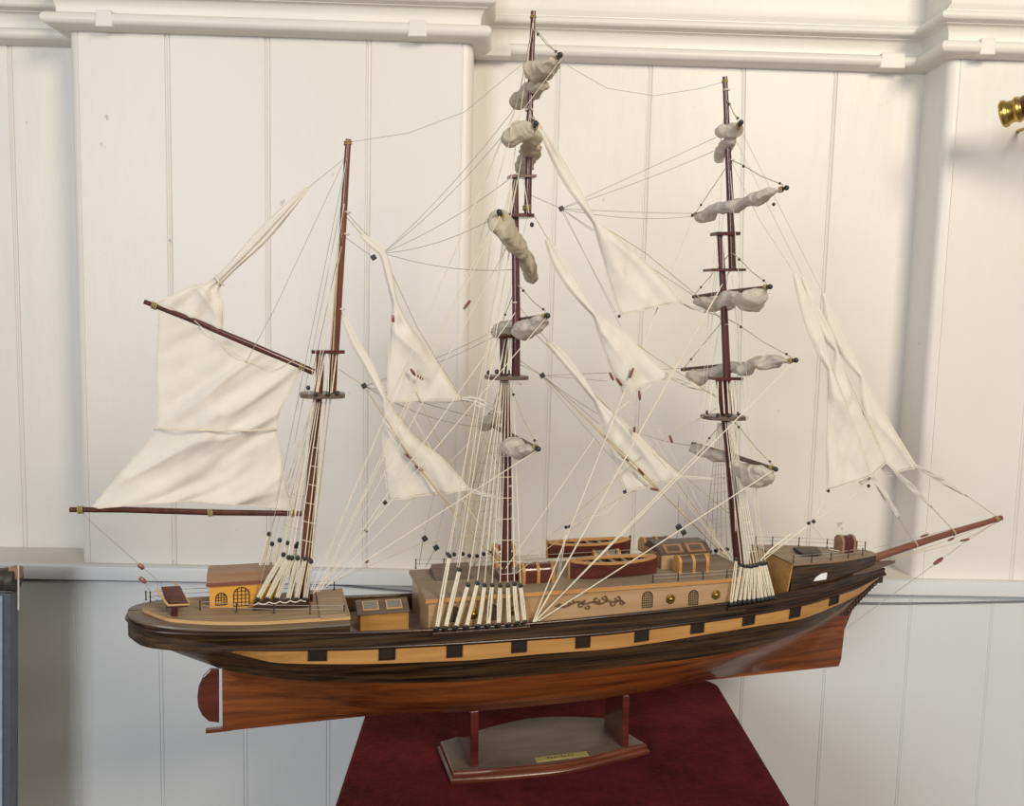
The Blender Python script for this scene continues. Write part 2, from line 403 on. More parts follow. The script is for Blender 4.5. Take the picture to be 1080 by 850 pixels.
def rail_block(n, x, y, Y, wpx):
    """painted-over joining piece where the picture rail bead is broken"""
    c = wallpt(x, y, Y-0.03); w = wpx/F*Y/2
    mb = MB()
    outl = [Vector((c.x-w, Y-0.0305, RAILZ-0.001)), Vector((c.x+w, Y-0.0305, RAILZ-0.0005)), Vector((c.x+w*0.93, Y-0.0305, RAILZ+0.0265)), Vector((c.x-w*0.9, Y-0.0305, RAILZ+0.026))]
    mb.prism(outl, (0, 0.03, 0), M['wall'])
    struct(mb.build('trim_%d' % n, bevel=0.002))
rail_block(3, 109, 27, BOXY, 17); rail_block(4, 440, 32, BOXY, 19); rail_block(5, 520, 60, RECY, 36); rail_block(6, 1043, 41, BOXY, 16)
rail_block(7, 942, 65, RECY, 26)
fl = MB(); fl.box((XL, -1.6, -0.03), (XR, LOWY+0.06, 0), M['floor']); struct(fl.build('floor'))

# cable on the lower wall
def wy(pts, Y): return [wallpt(x, y, Y) for x, y in pts]
cb = MB()
cp = [(-60, 612), (60, 611.5), (200, 613.5), (330, 615.5), (400, 621), (470, 625), (600, 628), (760, 632), (905, 636), (980, 636), (1080, 634.2), (1160, 632)]
cb.tube(polysample(wy(cp, LOWY-0.0035), 60), 0.0018, M['cable'], 8)
tag(cb.build('cable', smooth=True), 'thin grey cable running along the white panelling just under the ledge', 'cable')

# ================================================================== DISPLAY TABLE with velvet
tw0, tw1 = -0.252, 0.330
def tabpt(x, y):
    d = ray(x, y); k = (TABZ-CAMZ)/d.z; return CAM+d*k
a, b_ = tabpt(345, 850), tabpt(828, 850); c1 = tabpt(762, 718)
tx0, tx1 = a.x, b_.x; tyb = tabpt(580, 712).y; tyf = 0.74
tx0b, tx1b = tabpt(400, 722).x, tabpt(764, 722).x
X0, X1 = (tx0+tx0b)/2, (tx1+tx1b)/2
print('table', tx0, tx0b, tx1, tx1b, tyb, TABZ)
tb = empty('display_table', ((X0+X1)/2, (tyb+tyf)/2, 0))
tag(tb, 'small table draped in dark red velvet under the model ship', 'table')
hx, hy = (X1-X0)/2, (tyb-tyf)/2
def rrect(hx, hy, r, n=6):
    out = []
    for cx, cy, a0 in ((hx-r, hy-r, 0), (-hx+r, hy-r, 90), (-hx+r, -hy+r, 180), (hx-r, -hy+r, 270)):
        for k in range(n+1):
            a = R(a0+90*k/n); out.append((cx+r*math.cos(a), cy+r*math.sin(a)))
    return out
def dense(o, m=5):
    r = []
    for (a, b) in zip(o, o[1:]+o[:1]):
        for k in range(m): r.append((lerp(a[0], b[0], k/m), lerp(a[1], b[1], k/m)))
    return r
ol = dense(rrect(hx, hy, 0.03), 5)
rows = []
for off, z in ((-0.05, TABZ), (-0.02, TABZ), (-0.006, TABZ-0.0005), (-0.002, TABZ-0.002), (0, TABZ-0.006), (0.001, TABZ-0.02), (0.004, TABZ-0.10), (0.009, TABZ-0.2), (0.014, TABZ-0.30)):
    row = []
    for i, (x, y) in enumerate(ol):
        dd = max(0, TABZ-0.02-z); w = 0.05*dd*math.sin(i*0.75)+0.03*dd*math.sin(i*0.31)
        k = 1+(off+w*0.6)/min(hx, hy)
        row.append(Vector((x*k, y*k, z+(0.003*math.sin(i*2.1) if z < TABZ-0.29 else 0))))
    rows.append(row)
mb = MB(); mb.grid(rows, M['velvet'], True); mb.add(rows[0], [tuple(range(len(ol)))], M['velvet'])
mb.build('velvet_cloth', tb, smooth=True, angle=60)
mb = MB(); mb.box((-hx+0.008, -hy+0.008, TABZ-0.03), (hx-0.008, hy-0.008, TABZ-0.002), M['brownwood']); mb.build('tabletop', tb, bevel=0.003)
for sx in (-1, 1):
    for sy in (-1, 1):
        mb = MB(); x, y = sx*(hx-0.05), sy*(hy-0.05)
        mb.tube([(x, y, 0), (x, y, 0.05), (x, y, TABZ-0.12), (x, y, TABZ-0.03)], [0.014, 0.016, 0.022, 0.024], M['brownwood'], 12); mb.build('leg', tb, smooth=True)

# ================================================================== SHIP STAND
SHIPROT = SA
st = empty('ship_stand', (ORG.x, ORG.y, TABZ), SHIPROT)
tag(st, 'wooden stand with two cradles and a small brass plate holding the ship', 'stand')
dz = ORG.z-TABZ                     # keel above table
outline = []
front = polysample([L(-0.088, 0.047, 0), L(0.0, 0.055, 0), L(0.07, 0.056, 0), L(0.178, 0.036, 0)], 14)
back = polysample([L(0.150, -0.050, 0), L(0.085, -0.070, 0), L(0.02, -0.070, 0), L(-0.088, -0.036, 0)], 12)
outl = front+back
ctr = Vector((0.035, 0.0, 0))
def shrink(o, k, z): return [Vector(((p.x-ctr.x)*(1-k/0.12)+ctr.x, (p.y-ctr.y)*(1-k/0.055)+ctr.y, z)) for p in o]
mb = MB()
H1 = 0.0135
rws = [shrink(outl, -0.001, 0), shrink(outl, -0.0015, 0.004), shrink(outl, -0.0005, 0.0055), shrink(outl, 0.0012, 0.0065), shrink(outl, 0.0008, 0.0085), shrink(outl, 0.002, 0.012), shrink(outl, 0.0045, H1)]
mb.grid(rws, M['stand'], True); mb.add(rws[-1], [tuple(range(len(outl)))], M['stand_top']); mb.add(rws[0], [tuple(range(len(outl)))], M['stand'])
mb.build('base', st, smooth=True, angle=40)
def cradle(s, th, ta, tb_):
    """a board standing across the base, its top cut to the hull's section"""
    n = 14; o = []
    for k in range(n+1):
        t = lerp(-ta, tb_, k/n)
        o.append(L(s, t, dz-0.0008+hull_z(s+th/2, abs(t))))
    o = [L(s, -ta-0.004, H1-0.001)]+o+[L(s, tb_+0.004, H1-0.001)]
    mb = MB(); mb.prism(o, (th, 0, 0), M['redwood']); return mb.build('cradle', st, bevel=0.0012)
mb = MB(); pa, pb = L(0.030, 0.0385, H1), L(0.094, 0.0395, H1)
mb.box((0.020, -0.0475, H1-0.0005), (0.090, -0.0365, H1+0.0011), M['brass_plate']); plate = mb.build('name_plate', st, bevel=0.0003)
mb = MB(); mb.box((0.023, -0.0450, H1+0.0010), (0.087, -0.0390, H1+0.00125), M['brass_plate'])
x = 0.036
for w in (0.0035, 0.003, 0.0036, 0.003, 0.0034, 0.0028, 0.0034, 0.003):
    yb = -0.0440; xt = x
    mb.box((xt, yb, H1+0.0012), (xt+0.0008, yb+0.0038, H1+0.0015), M['iron'])
    mb.box((xt, yb+(0.003 if w > 0.0032 else 0), H1+0.0012), (xt+w*0.8, yb+(0.0038 if w > 0.0032 else 0.0008), H1+0.0015), M['iron'])
    if w > 0.0033: mb.box((xt, yb, H1+0.0012), (xt+w*0.8, yb+0.0008, H1+0.0015), M['iron'])
    x += 0.0046
mb.build('engraved_name', plate)

# ================================================================== THE SHIP
ship = empty('model_ship', ORG, SHIPROT)
tag(ship, 'large wooden three-masted model sailing ship with cream sails on red velvet', 'model ship')

bplan = spline([(-0.4535, 0.0), (-0.4533, 0.004), (-0.4525, 0.0085), (-0.4505, 0.0140), (-0.447, 0.0200), (-0.441, 0.0270), (-0.431, 0.0350), (-0.416, 0.0430), (-0.395, 0.0495), (-0.36, 0.0555), (-0.28, 0.0605), (-0.18, 0.0635), (0.0, 0.0655), (0.18, 0.0645), (0.28, 0.060), (0.35, 0.053), (0.41, 0.043), (0.46, 0.031), (0.51, 0.0165), (0.545, 0.006), (0.562, 0.0015)])
def solve(px, tf):
    """heights of a painted line on the hull: the line as seen, on the surface t = tf(s)"""
    out = []
    for x, y in px:
        t = 0.05
        for _ in range(30):
            s, _, z = stz(x, y, t); t = 0.5*t+0.5*tf(s)
        out.append((s, z))
    out.sort(); r = [out[0]]
    for q in out[1:]:
        if q[0] > r[-1][0]+1e-4: r.append(q)
    return r
rail_px = [(138, 655), (150, 662.5), (170, 666), (195, 667.5), (300, 668), (390, 666.5), (452, 664), (505, 661), (557, 657.5), (600, 654), (640, 650), (700, 644), (770, 635.5), (828, 625.5), (870, 616.5), (903, 607), (926, 601)]
wale_px = [(155, 676), (165, 679.5), (195, 683), (237, 685.5), (300, 686), (370, 685), (452, 681.5), (505, 678.5), (557, 675), (640, 669), (700, 661.5), (755, 654.5), (800, 647.5), (842, 639.5), (883, 627.5), (903, 620.5), (920, 612), (928, 607.5)]
tanb_px = [(185, 688), (237, 689), (260, 694), (295, 698.5), (330, 699.5), (390, 699.5), (450, 697.5), (505, 695), (560, 690), (640, 684), (685, 678), (760, 666), (800, 659.5), (837, 654), (873, 641.5), (905, 626.5), (918, 615.5), (925, 610)]
band_px = [(222, 703), (235, 706), (270, 712.5), (332, 718.5), (390, 720.5), (450, 720), (505, 718), (560, 713), (640, 705.5), (700, 698.5), (760, 690), (811, 678), (850, 664), (872, 652), (895, 636), (910, 622.5), (919, 616)]
k1t = spline([(-0.437, 0.0), (-0.434, 0.012), (-0.425, 0.024), (-0.405, 0.036), (-0.37, 0.047), (-0.28, 0.058), (-0.18, 0.0635), (0.0, 0.0665), (0.18, 0.0655), (0.28, 0.061), (0.35, 0.053), (0.41, 0.042), (0.46, 0.029), (0.51, 0.0145), (0.545, 0.005), (0.562, 0.001)])
k2t = spline([(-0.405, 0.0), (-0.395, 0.014), (-0.37, 0.030), (-0.33, 0.044), (-0.26, 0.0565), (-0.18, 0.063), (0.0, 0.0660), (0.18, 0.065), (0.28, 0.0600), (0.35, 0.051), (0.41, 0.0395), (0.46, 0.0265), (0.51, 0.012), (0.545, 0.003), (0.556, 0.001)])
k3t = spline([(-0.354, 0.004), (-0.335, 0.013), (-0.30, 0.026), (-0.24, 0.041), (-0.16, 0.053), (-0.06, 0.060), (0.06, 0.062), (0.18, 0.060), (0.27, 0.052), (0.34, 0.041), (0.40, 0.0285), (0.45, 0.0175), (0.50, 0.008), (0.53, 0.003), (0.548, 0.001)])
k3bt = spline([(-0.352, 0.003), (-0.30, 0.012), (-0.24, 0.026), (-0.16, 0.044), (-0.06, 0.057), (0.06, 0.0595), (0.18, 0.056), (0.27, 0.044), (0.34, 0.029), (0.40, 0.0165), (0.45, 0.0085), (0.50, 0.0035), (0.525, 0.0015)])
k4t = spline([(-0.352, 0.003), (-0.30, 0.0065), (-0.24, 0.015), (-0.16, 0.032), (-0.06, 0.050), (0.06, 0.0535), (0.18, 0.048), (0.27, 0.032), (0.34, 0.0175), (0.40, 0.0085), (0.45, 0.0045), (0.503, 0.002)])
k5t = spline([(-0.352, 0.0028), (-0.30, 0.0036), (-0.24, 0.007), (-0.16, 0.017), (-0.06, 0.034), (0.06, 0.038), (0.18, 0.031), (0.27, 0.016), (0.34, 0.008), (0.40, 0.0045), (0.498, 0.002)])
railz = spline(solve(rail_px, bplan)); walez = spline(solve(wale_px, k1t)); tanz = spline(solve(tanb_px, k2t)); bandz = spline(solve(band_px, k3t))
KS0 = stz(234.5, 735, 0)[0]
def stem(y):                                                # s of the stem at picture row y
    x = interp([(607, 928), (616, 919), (625, 910), (645, 895), (664, 889.5), (687, 887), (696, 884)], y); return stz(x, y, 0)
NU = 140
def uu(i):
    u = i/(NU-1); return 0.5-0.5*math.cos(math.pi*u)
def curve(s0, s1, tf, zf): return [(lerp(s0, s1, uu(i)), tf(lerp(s0, s1, uu(i))), zf(lerp(s0, s1, uu(i)))) for i in range(NU)]
rz = solve(rail_px, bplan); wz = solve(wale_px, k1t); tz = solve(tanb_px, k2t); bz = solve(band_px, k3t)
S3, S4, S5 = stem(640), stem(664), stem(688)
c0 = curve(-0.4535, 0.560, bplan, railz)
c1 = curve(-0.4365, 0.562, k1t, walez)
c2 = curve(-0.404, 0.556, k2t, tanz)
c3 = curve(KS0, 0.547, k3t, bandz)
def below(s1, tf, frac, zend):
    def zf(s):
        z = bandz(s)*(1-frac)
        w = max(0, (s-0.42)/(s1-0.42)); return lerp(z, zend, w*w)
    return curve(KS0, s1, tf, zf)
c3b = below(S3[0], k3bt, 0.28, S3[2]); c4 = below(S4[0], k4t, 0.60, S4[2]); c5 = below(S5[0], k5t, 0.88, 0.010)
SK = stem(694)[0]
c6 = curve(KS0, SK, lambda s: 0.0028, lambda s: 0.004); c7 = curve(KS0, SK-0.002, lambda s: 0.0028, lambda s: 0.0)
ci0 = [(s, max(0, t-0.004), z) for s, t, z in c0]; ci1 = [(s, max(0, t-0.004), z-0.022) for s, t, z in c0]
hb = MB()
for sg in (1, -1):
    def row(c): return [L(s, t*sg, z) for s, t, z in c]
    hb.grid([row(ci1), row(ci0), row(c0), row(c1), row(c2), row(c3)], M['hull_dark'])
    hb.grid([row(c) for c in (c3, c3b, c4, c5, c6, c7)], M['hull_red'])
for cc in (c0, c1, c2, c3): pass
hb.grid([[L(s, 0.0028, 0) for s, t, z in c7], [L(s, -0.0028, 0) for s, t, z in c7]], M['hull_red'])
for c in (c3b, c4, c5, c6):                                  # close the stern post and the stem
    pass
def endcap(idx, cs, m):
    hb.grid([[L(c[idx][0], c[idx][1], c[idx][2]) for c in cs], [L(c[idx][0], -c[idx][1], c[idx][2]) for c in cs]], m)
endcap(0, (c3, c3b, c4, c5, c6, c7), M['hull_red']); endcap(-1, (c0, c1, c2, c3), M['hull_dark']); endcap(-1, (c3, c3b, c4, c5, c6, c7), M['hull_red'])
hull = hb.build('hull', ship, smooth=True, angle=28)

def hull_z(s, t):
    b = bandz(s); return interp([(0.0028, 0.0), (k5t(s), b*0.12), (k4t(s), b*0.40), (k3bt(s), b*0.72)], t)
cradle(-0.063, 0.010, 0.032, 0.036); cradle(0.140, 0.009, 0.022, 0.034)
def on_hull(tf, zf, s, out=0.0):
    e = 0.003; t = tf(s); dt = (tf(s+e)-tf(s-e))/(2*e); n = Vector((-dt, -1, 0)).normalized()
    return L(s, t, zf(s))+n*out
# tan stripe
mb = MB()
sa, sb = stz(237, 686, k1t(-0.36))[0]-0.004, 0.549
for sg in (1, -1):
    ra, rb = [], []
    for i in range(90):
        s = lerp(sa, sb, i/89)
        w = min(1, (s-sa)/0.055); w = w*w*(3-2*w)*0.5+w*0.5
        z1 = walez(s)-0.0006; z0 = lerp(z1, tanz(s), min(1, w**0.6))
        q = (walez(s)-z0)/max(1e-5, walez(s)-tanz(s))
        t0, t1 = lerp(k1t(s), k2t(s), q), k1t(s)
        a, b = L(s, sg*(t0+0.0013), z0), L(s, sg*(t1+0.0013), z1); ra.append(a); rb.append(b)
    mb.grid([ra, rb], M['tan'])
stripe = mb.build('hull_stripe', hull, smooth=False, solid=0.0008)
tag(stripe, 'tan stripe along the dark hull')
def moulding(name, tf, zf, s0, s1, r, mat, dz=0.0, n=110, sides=None):
    """a half-round strip running from the bow round the stern (or along one side) to the other bow"""
    mb = MB(); side = []
    for i in range(n):
        s = lerp(s0, s1, (i/(n-1))**2.0 if not sides else i/(n-1)); side.append(L(s, tf(s), zf(s)))
    def run(pts):
        rows = []
        for i, p in enumerate(pts):
            d = pts[min(i+1, len(pts)-1)]-pts[max(i-1, 0)]; d.z = 0; d.normalize(); q = Vector((-d.y, d.x, 0))*r
            if q.dot(Vector((0, p.y, 0))) < 0 and abs(p.y) > 0.008: q = -q
            elif abs(p.y) <= 0.008 and p.x < 0: q = q if q.x < 0 else -q
            rows.append([p+q*0.2+q*math.cos(2*math.pi*k/8)+Vector((0, 0, r*math.sin(2*math.pi*k/8)+dz)) for k in range(8)])
        mb.grid(rows, mat, True); mb.add(rows[0], [tuple(range(8))], mat); mb.add(rows[-1], [tuple(range(8))], mat)
    mir_ = [Vector((p.x, -p.y, p.z)) for p in side]
    if sides: run(side)
    else: run(list(reversed(side))+mir_[1:])
    return mb.build(name, hull, smooth=True, angle=60)
moulding('rail_moulding', bplan, railz, -0.4535, 0.558, 0.0022, M['rail_dark'], -0.0005)
moulding('rail_moulding', k1t, walez, -0.437, 0.562, 0.0022, M['rail_dark'], 0.0015)
moulding('rail_moulding', lambda s: lerp(k1t(s), bplan(s), 0.35), lambda s: lerp(walez(s), railz(s), 0.35), 0.30, 0.561, 0.0014, M['rail_dark'], sides=True)
# gun ports
for (x, y, w) in ((335, 690, 20), (408, 688, 17), (479, 684.2, 17.5), (547, 679.5, 17.5), (614, 675, 17), (676, 669, 15), (734.5, 661.5, 13.5), (788.5, 653.2, 12.5), (837.5, 644.5, 10.5), (878.5, 632, 8)):
    t = 0.05
    for _ in range(30):
        s, _, z = stz(x, y, t); t = k1t(s)
    zc = lerp(walez(s), tanz(s), 0.37); h = (walez(s)-tanz(s))*0.37; hw = 0.0095 if x > 350 else 0.0105
    sc_ = lambda q: lerp(k1t(q), k2t(q), 0.45)
    for sg in (1, -1):
        mb = MB()
        p = on_hull(sc_, lambda q: zc, s, 0.0012); d = on_hull(sc_, lambda q: zc, s+0.004)-on_hull(sc_, lambda q: zc, s-0.004); d.normalize()
        d.z = (walez(s+0.01)-walez(s-0.01))/0.02; n = Vector((d.y, -d.x, 0)).normalized()
        sl = Vector((0, -(k1t(s)-k2t(s))*0.4, h))
        def mir(v): return Vector((v.x, v.y*sg, v.z))
        mb.obox(mir(p), mir(d)*hw, mir(n)*0.0016, mir(sl), M['port'])
        for dd, ww, hh in ((-1, 0.1, 1), (1, 0.1, 1)): mb.obox(mir(p+d*hw*dd*0.9+n*0.0012), mir(d)*hw*ww, mir(n)*0.0012, mir(sl)*hh, M['rail_dark'])
        mb.obox(mir(p-sl*0.88+n*0.0012), mir(d)*hw, mir(n)*0.0012, mir(sl)*0.12, M['rail_dark'])
        mb.build('gun_port', hull)
# stem scroll along the bow
mb = MB()
for sg in (1, -1):
    for j in range(11):
        u = j/10; s, _, z = stz(lerp(921, 894, u), lerp(614.5, 643, u), 0); t = 0.004+0.010*u
        s -= 0.012*u
        t = max(0.003, lerp(k3t(s), k2t(s), 0.3)+0.0005)
        c = L(s, sg*t, z)
        mb.tube([c+Vector((0.0036*math.cos(a*0.9), 0, 0.0036*math.sin(a*0.9))) for a in range(0, 8)], 0.0009, M['black'], 5)
mb.build('stem_scroll', hull, smooth=True)
# rudder
mb = MB()
pts = [(222, 706), (214, 714), (209.5, 724), (208, 735), (209, 746), (213, 754.5), (220, 761), (231, 762.5), (231, 706)]
mb.prism([P(x, y, 0.003) for x, y in pts], (0, 0.006, 0), M['redwood']); mb.build('rudder', ship, bevel=0.001)
mb = MB(); mb.box((stz(217, 762, 0)[0], -0.003, -0.0005), (KS0+0.01, 0.003, 0.0035), M['hull_red']); mb.build('sternpost_shoe', ship)

# ---- decks
mb = MB(); rows = []
for i in range(60):
    s = lerp(-0.215, 0.545, i/59); w = max(0.0005, bplan(s)-0.0035); z = railz(s)-0.0185
    rows.append([L(s, w, z), L(s, 0, z+0.001), L(s, -w, z)])
mb.grid(rows, M['deck']); mb.build('main_deck', ship, smooth=True)
ZP = stz(366, 657.5, bplan(-0.215))[2]; ZP2 = ZP+0.0042
def pz(s): return ZP+0.0+0.012*max(0, (-0.30-s)/0.1535)**1.5*0.9
mb = MB(); SE = -0.213
ss = [lerp(-0.4535, SE, (i/80)**2.2) for i in range(81)]
for sg in (1, -1):
    out0 = [L(s, sg*(bplan(s)+0.0004), railz(s)) for s in ss]; out1 = [L(s, sg*(bplan(s)+0.0012), pz(s)-0.003) for s in ss]
    out2 = [L(s, sg*(bplan(s)+0.0022), pz(s)-0.002) for s in ss]; out3 = [L(s, sg*(bplan(s)+0.0015), pz(s)) for s in ss]
    inn = [L(s+0.012*max(0, 1-bplan(s)/0.03), sg*max(0, bplan(s)-0.012), pz(s)+0.0005) for s in ss]
    mid = [L(s+0.012*max(0, 1-bplan(s)/0.03), 0, pz(s)+0.0005) for s in ss]
    mb.grid([out0, out1], M['hull_dark']); mb.grid([out1, out2, out3, inn, mid], M['cap'])
poopb = mb.build('poop_bulwark', ship, smooth=True, angle=25)
mb = MB(); mb.box((SE-0.004, -(bplan(SE)-0.002), railz(SE)-0.02), (SE, bplan(SE)-0.002, ZP), M['house']); mb.build('poop_bulkhead', ship)
mb = MB(); s0p = -0.438
edge = []
for i in range(50):
    s = lerp(s0p, SE+0.001, i/49); w = max(0, bplan(s-0.004)-0.0105)*min(1, ((s-s0p)/0.03+0.02)**0.5); edge.append((s, max(0.0005, w)))
top = [[L(s, w, pz(s)+0.0042), L(s, w*0.5, pz(s)+0.0046), L(s, 0, pz(s)+0.0047), L(s, -w*0.5, pz(s)+0.0046), L(s, -w, pz(s)+0.0042)] for s, w in edge]
mb.grid(top, M['poop'])
for sg in (1, -1): mb.grid([[L(s, sg*w, pz(s)) for s, w in edge], [L(s, sg*w, pz(s)+0.0042) for s, w in edge]], M['tan_edge'])
mb.box((SE, -edge[-1][1], ZP), (SE+0.0015, edge[-1][1], ZP2), M['tan_edge'])
mb.build('poop_deck', ship)
def boxpart(name, s0, s1, t0, t1, z0, z1, m, parent=ship, bevel=0.0006):
    mb = MB(); mb.box((min(s0, s1), -max(t0, t1), z0), (max(s0, s1), -min(t0, t1), z1), m); return mb.build(name, parent, bevel=bevel)
def arch_window(parent, c, w, h, m=M['iron'], dirx=Vector((1, 0, 0)), bars=3, hb=4):
    """lattice window with a round head lying on a starboard-facing wall; c = bottom centre"""
    mb = MB(); o = []
    hh = h-w*0.5
    for k in range(9):
        a = math.pi*k/8; o.append(c+dirx*(w/2*math.cos(a))+Vector((0, 0, hh+w/2*math.sin(a))))
    fr = [c+dirx*(w/2)]+o+[c-dirx*(w/2), c+dirx*(w/2)]
    mb.tube(fr, 0.0006, m, 5)
    for k in range(1, bars+1):
        x = -w/2+w*k/(bars+1); top = hh+math.sqrt(max(0, (w/2)**2-x*x)); mb.tube([c+dirx*x, c+dirx*x+Vector((0, 0, top))], 0.0004, m, 4)
    for k in range(1, hb+1):
        z = h*k/(hb+1); half = w/2 if z < hh else math.sqrt(max(0, (w/2)**2-(z-hh)**2)); mb.tube([c-dirx*half+Vector((0, 0, z)), c+dirx*half+Vector((0, 0, z))], 0.0004, m, 4)
    return mb.build('lattice_window', parent)
# yellow poop house
zf = ZP2+0.0003
a = PZ(221, 644, zf); b = PZ(289, 645.5, zf); th = -a.y
ph = boxpart('poop_house', a.x, b.x+0.006, th, th-0.052, zf-0.001, zf+0.030, M['yellow'])
zt = zf+0.030
mb = MB(); rfz = zt+0.011
mb.prism([L(a.x-0.003, th+0.004, zt), L(a.x-0.003, th+0.004, zt+0.003), L(a.x-0.003, th-0.010, rfz), L(a.x-0.003, th-0.042, rfz), L(a.x-0.003, th-0.056, zt+0.003), L(a.x-0.003, th-0.056, zt)], (b.x-a.x+0.010, 0, 0), M['roof'])
mb.build('lid', ph, bevel=0.0006)
mb = MB(); mb.box((a.x-0.003, -th-0.0045, zt-0.0005), (b.x+0.0075, -th+0.001, zt+0.0035), M['sprit']); mb.build('lid_edge', ph)
for x0, x1, y0, y1 in ((227.5, 239, 638, 625.5), (246.5, 263, 639, 619.5)):
    p0 = P((x0+x1)/2, y0, th+0.0006); p1 = P((x0+x1)/2, y1, th+0.0006); w = P(x1, y0, th).x-P(x0, y0, th).x
    arch_window(ph, p0, w, p1.z-p0.z)
# tilted dark red skylight at the stern
p0 = PZ(199, 637.5, zf); p1 = PZ(176, 641, zf)
c = PZ(184, 636, zf)
mb = MB(); v = [P(170, 618.5, 0.012), P(190, 617.5, 0.004), P(199, 636, 0.026), P(176, 637, 0.032)]
mb.prism(v, (0, 0.004, -0.006), M['redwood']); sk = mb.build('stern_skylight', ship, bevel=0.0006)
mb = MB(); mb.tube([P(165, 622, 0.018), P(177.5, 638.5, 0.034), P(199.5, 637.5, 0.028)], 0.0013, M['tan_edge'], 6); mb.tube([P(185, 615, 0.0), P(199, 636, 0.024)], 0.0013, M['tan_edge'], 6); mb.build('skylight_trim', sk)
mb = MB()
for t in (0.006, 0.026): mb.tube([P(184, 634, t), Vector((P(184, 634, t).x, -t, zf-0.001))], 0.004, M['redwood'], 6)
mb.build('skylight_foot', sk)
# companion hatch boards on the poop front
a = PZ(337, 650, ZP2+0.003); b = PZ(366.5, 650, ZP2+0.003); c = PZ(360, 622, ZP2+0.003)
hp = boxpart('hatch_boards', a.x+0.001, b.x, -a.y-0.001, -c.y, ZP2-0.001, ZP2+0.003, M['poop'])
# pin rail for the mizzen lanyards
a = PZ(267, 645, ZP2); b = PZ(326, 645, ZP2)
pinr = boxpart('pin_rail', a.x, b.x, -a.y, -a.y-0.008, ZP2-0.0005, ZP2+0.0115, M['rail_dark'])
PRT, PRZ = -a.y, ZP2+0.0115
mb = MB(); pts = []
for k in range(31): pts.append(L(lerp(a.x, b.x-0.003, k/30), PRT+0.0008, PRZ-0.0012-0.0022*abs(math.cos(math.pi*k/6))))
mb.tube(pts, 0.0007, M['rope'], 5); mb.build('scalloped_cord', pinr)
mb = MB(); mb.box((b.x-0.002, -PRT+0.02, ZP2), (b.x+0.006, -PRT+0.035, ZP2+0.010), M['rail_dark']); mb.build('block', pinr)
# waist skylight box
a = PZ(379, 662, railz(-0.19)-0.0185); 
tS = 0.020; wa = P(380, 661, tS); wb = P(431, 661.5, tS); zt = P(405, 647, tS).z; zd = railz(-0.17)-0.0175
tS2 = tS-0.040
wx = boxpart('waist_skylight', wa.x, wb.x, tS, tS2, zd, zt, M['tan'])
mb = MB(); mb.prism([L(wa.x-0.004, tS+0.002, zt), L(wa.x-0.004, tS+0.002, zt+0.002), L(wa.x-0.004, tS-0.020, zt+0.012), L(wa.x-0.004, tS2-0.002, zt+0.002), L(wa.x-0.004, tS2-0.002, zt)], (wb.x-wa.x+0.005, 0, 0), M['cap'])
lid = mb.build('skylight_lid', wx, bevel=0.0005)
for k in range(2):
    s0 = wa.x+0.003+k*0.028; mb = MB(); d = Vector((0, 0.022, 0.010)).normalized()
    c = L(s0+0.010, tS-0.009, zt+0.0075); mb.obox(c, Vector((0.0095, 0, 0)), d*0.0075, Vector((0, -0.4, 0.9))*0.0008, M['tan_edge']); mb.obox(c+Vector((0, -0.0003, 0.0007)), Vector((0.008, 0, 0)), d*0.0058, Vector((0, -0.4, 0.9))*0.0008, M['glass_grey']); mb.build('skylight_pane', lid)

# ---- the long deckhouse
TW = 0.0565
ZR = stz(560, 624.5, TW+0.002)[2]
hs0, hs1 = P(452, 640, TW).x, P(774, 620, TW).x
mb = MB()
def house_t(s): return TW*min(1, 1.0) if s < hs1-0.03 else TW-0.010*((s-hs1+0.03)/0.05)**2
hs = [lerp(hs0, hs1+0.02, i/30) for i in range(31)]
for sg in (1, -1): mb.grid([[L(s, sg*min(house_t(s), bplan(s)-0.003), railz(s)-0.0185) for s in hs], [L(s, sg*min(house_t(s), bplan(s)-0.003), ZR-0.003) for s in hs]], M['house'])
for s in (hs[0], hs[-1]): mb.add([L(s, house_t(s), railz(s)-0.0185), L(s, -house_t(s), railz(s)-0.0185), L(s, -house_t(s), ZR-0.003), L(s, house_t(s), ZR-0.003)], [(0, 1, 2, 3)], M['house'])
house = mb.build('deckhouse', ship)
mb = MB(); rs0, rs1 = hs0-0.004, hs1+0.035
rr = [lerp(rs0, rs1, i/30) for i in range(31)]
def roof_t(s): return TW+0.003 if s < hs1-0.025 else TW+0.003-0.012*((s-hs1+0.025)/0.06)**2
mb.grid([[L(s, -roof_t(s), ZR) for s in rr], [L(s, -roof_t(s)*0.5, ZR+0.0005) for s in rr], [L(s, 0, ZR+0.0008) for s in rr], [L(s, roof_t(s)*0.5, ZR+0.0005) for s in rr], [L(s, roof_t(s), ZR) for s in rr]], M['deck'])
mb.grid([[L(s, -roof_t(s), ZR-0.005) for s in rr], [L(s, roof_t(s), ZR-0.005) for s in rr]], M['house'])
for sg in (1, -1): mb.grid([[L(s, sg*roof_t(s), ZR-0.005) for s in rr], [L(s, sg*roof_t(s), ZR) for s in rr]], M['tan'])
for s in (rs0, rs1): mb.add([L(s, roof_t(s), ZR-0.005), L(s, -roof_t(s), ZR-0.005), L(s, -roof_t(s), ZR), L(s, roof_t(s), ZR)], [(0, 1, 2, 3)], M['tan'])
roof = mb.build('house_roof', ship)
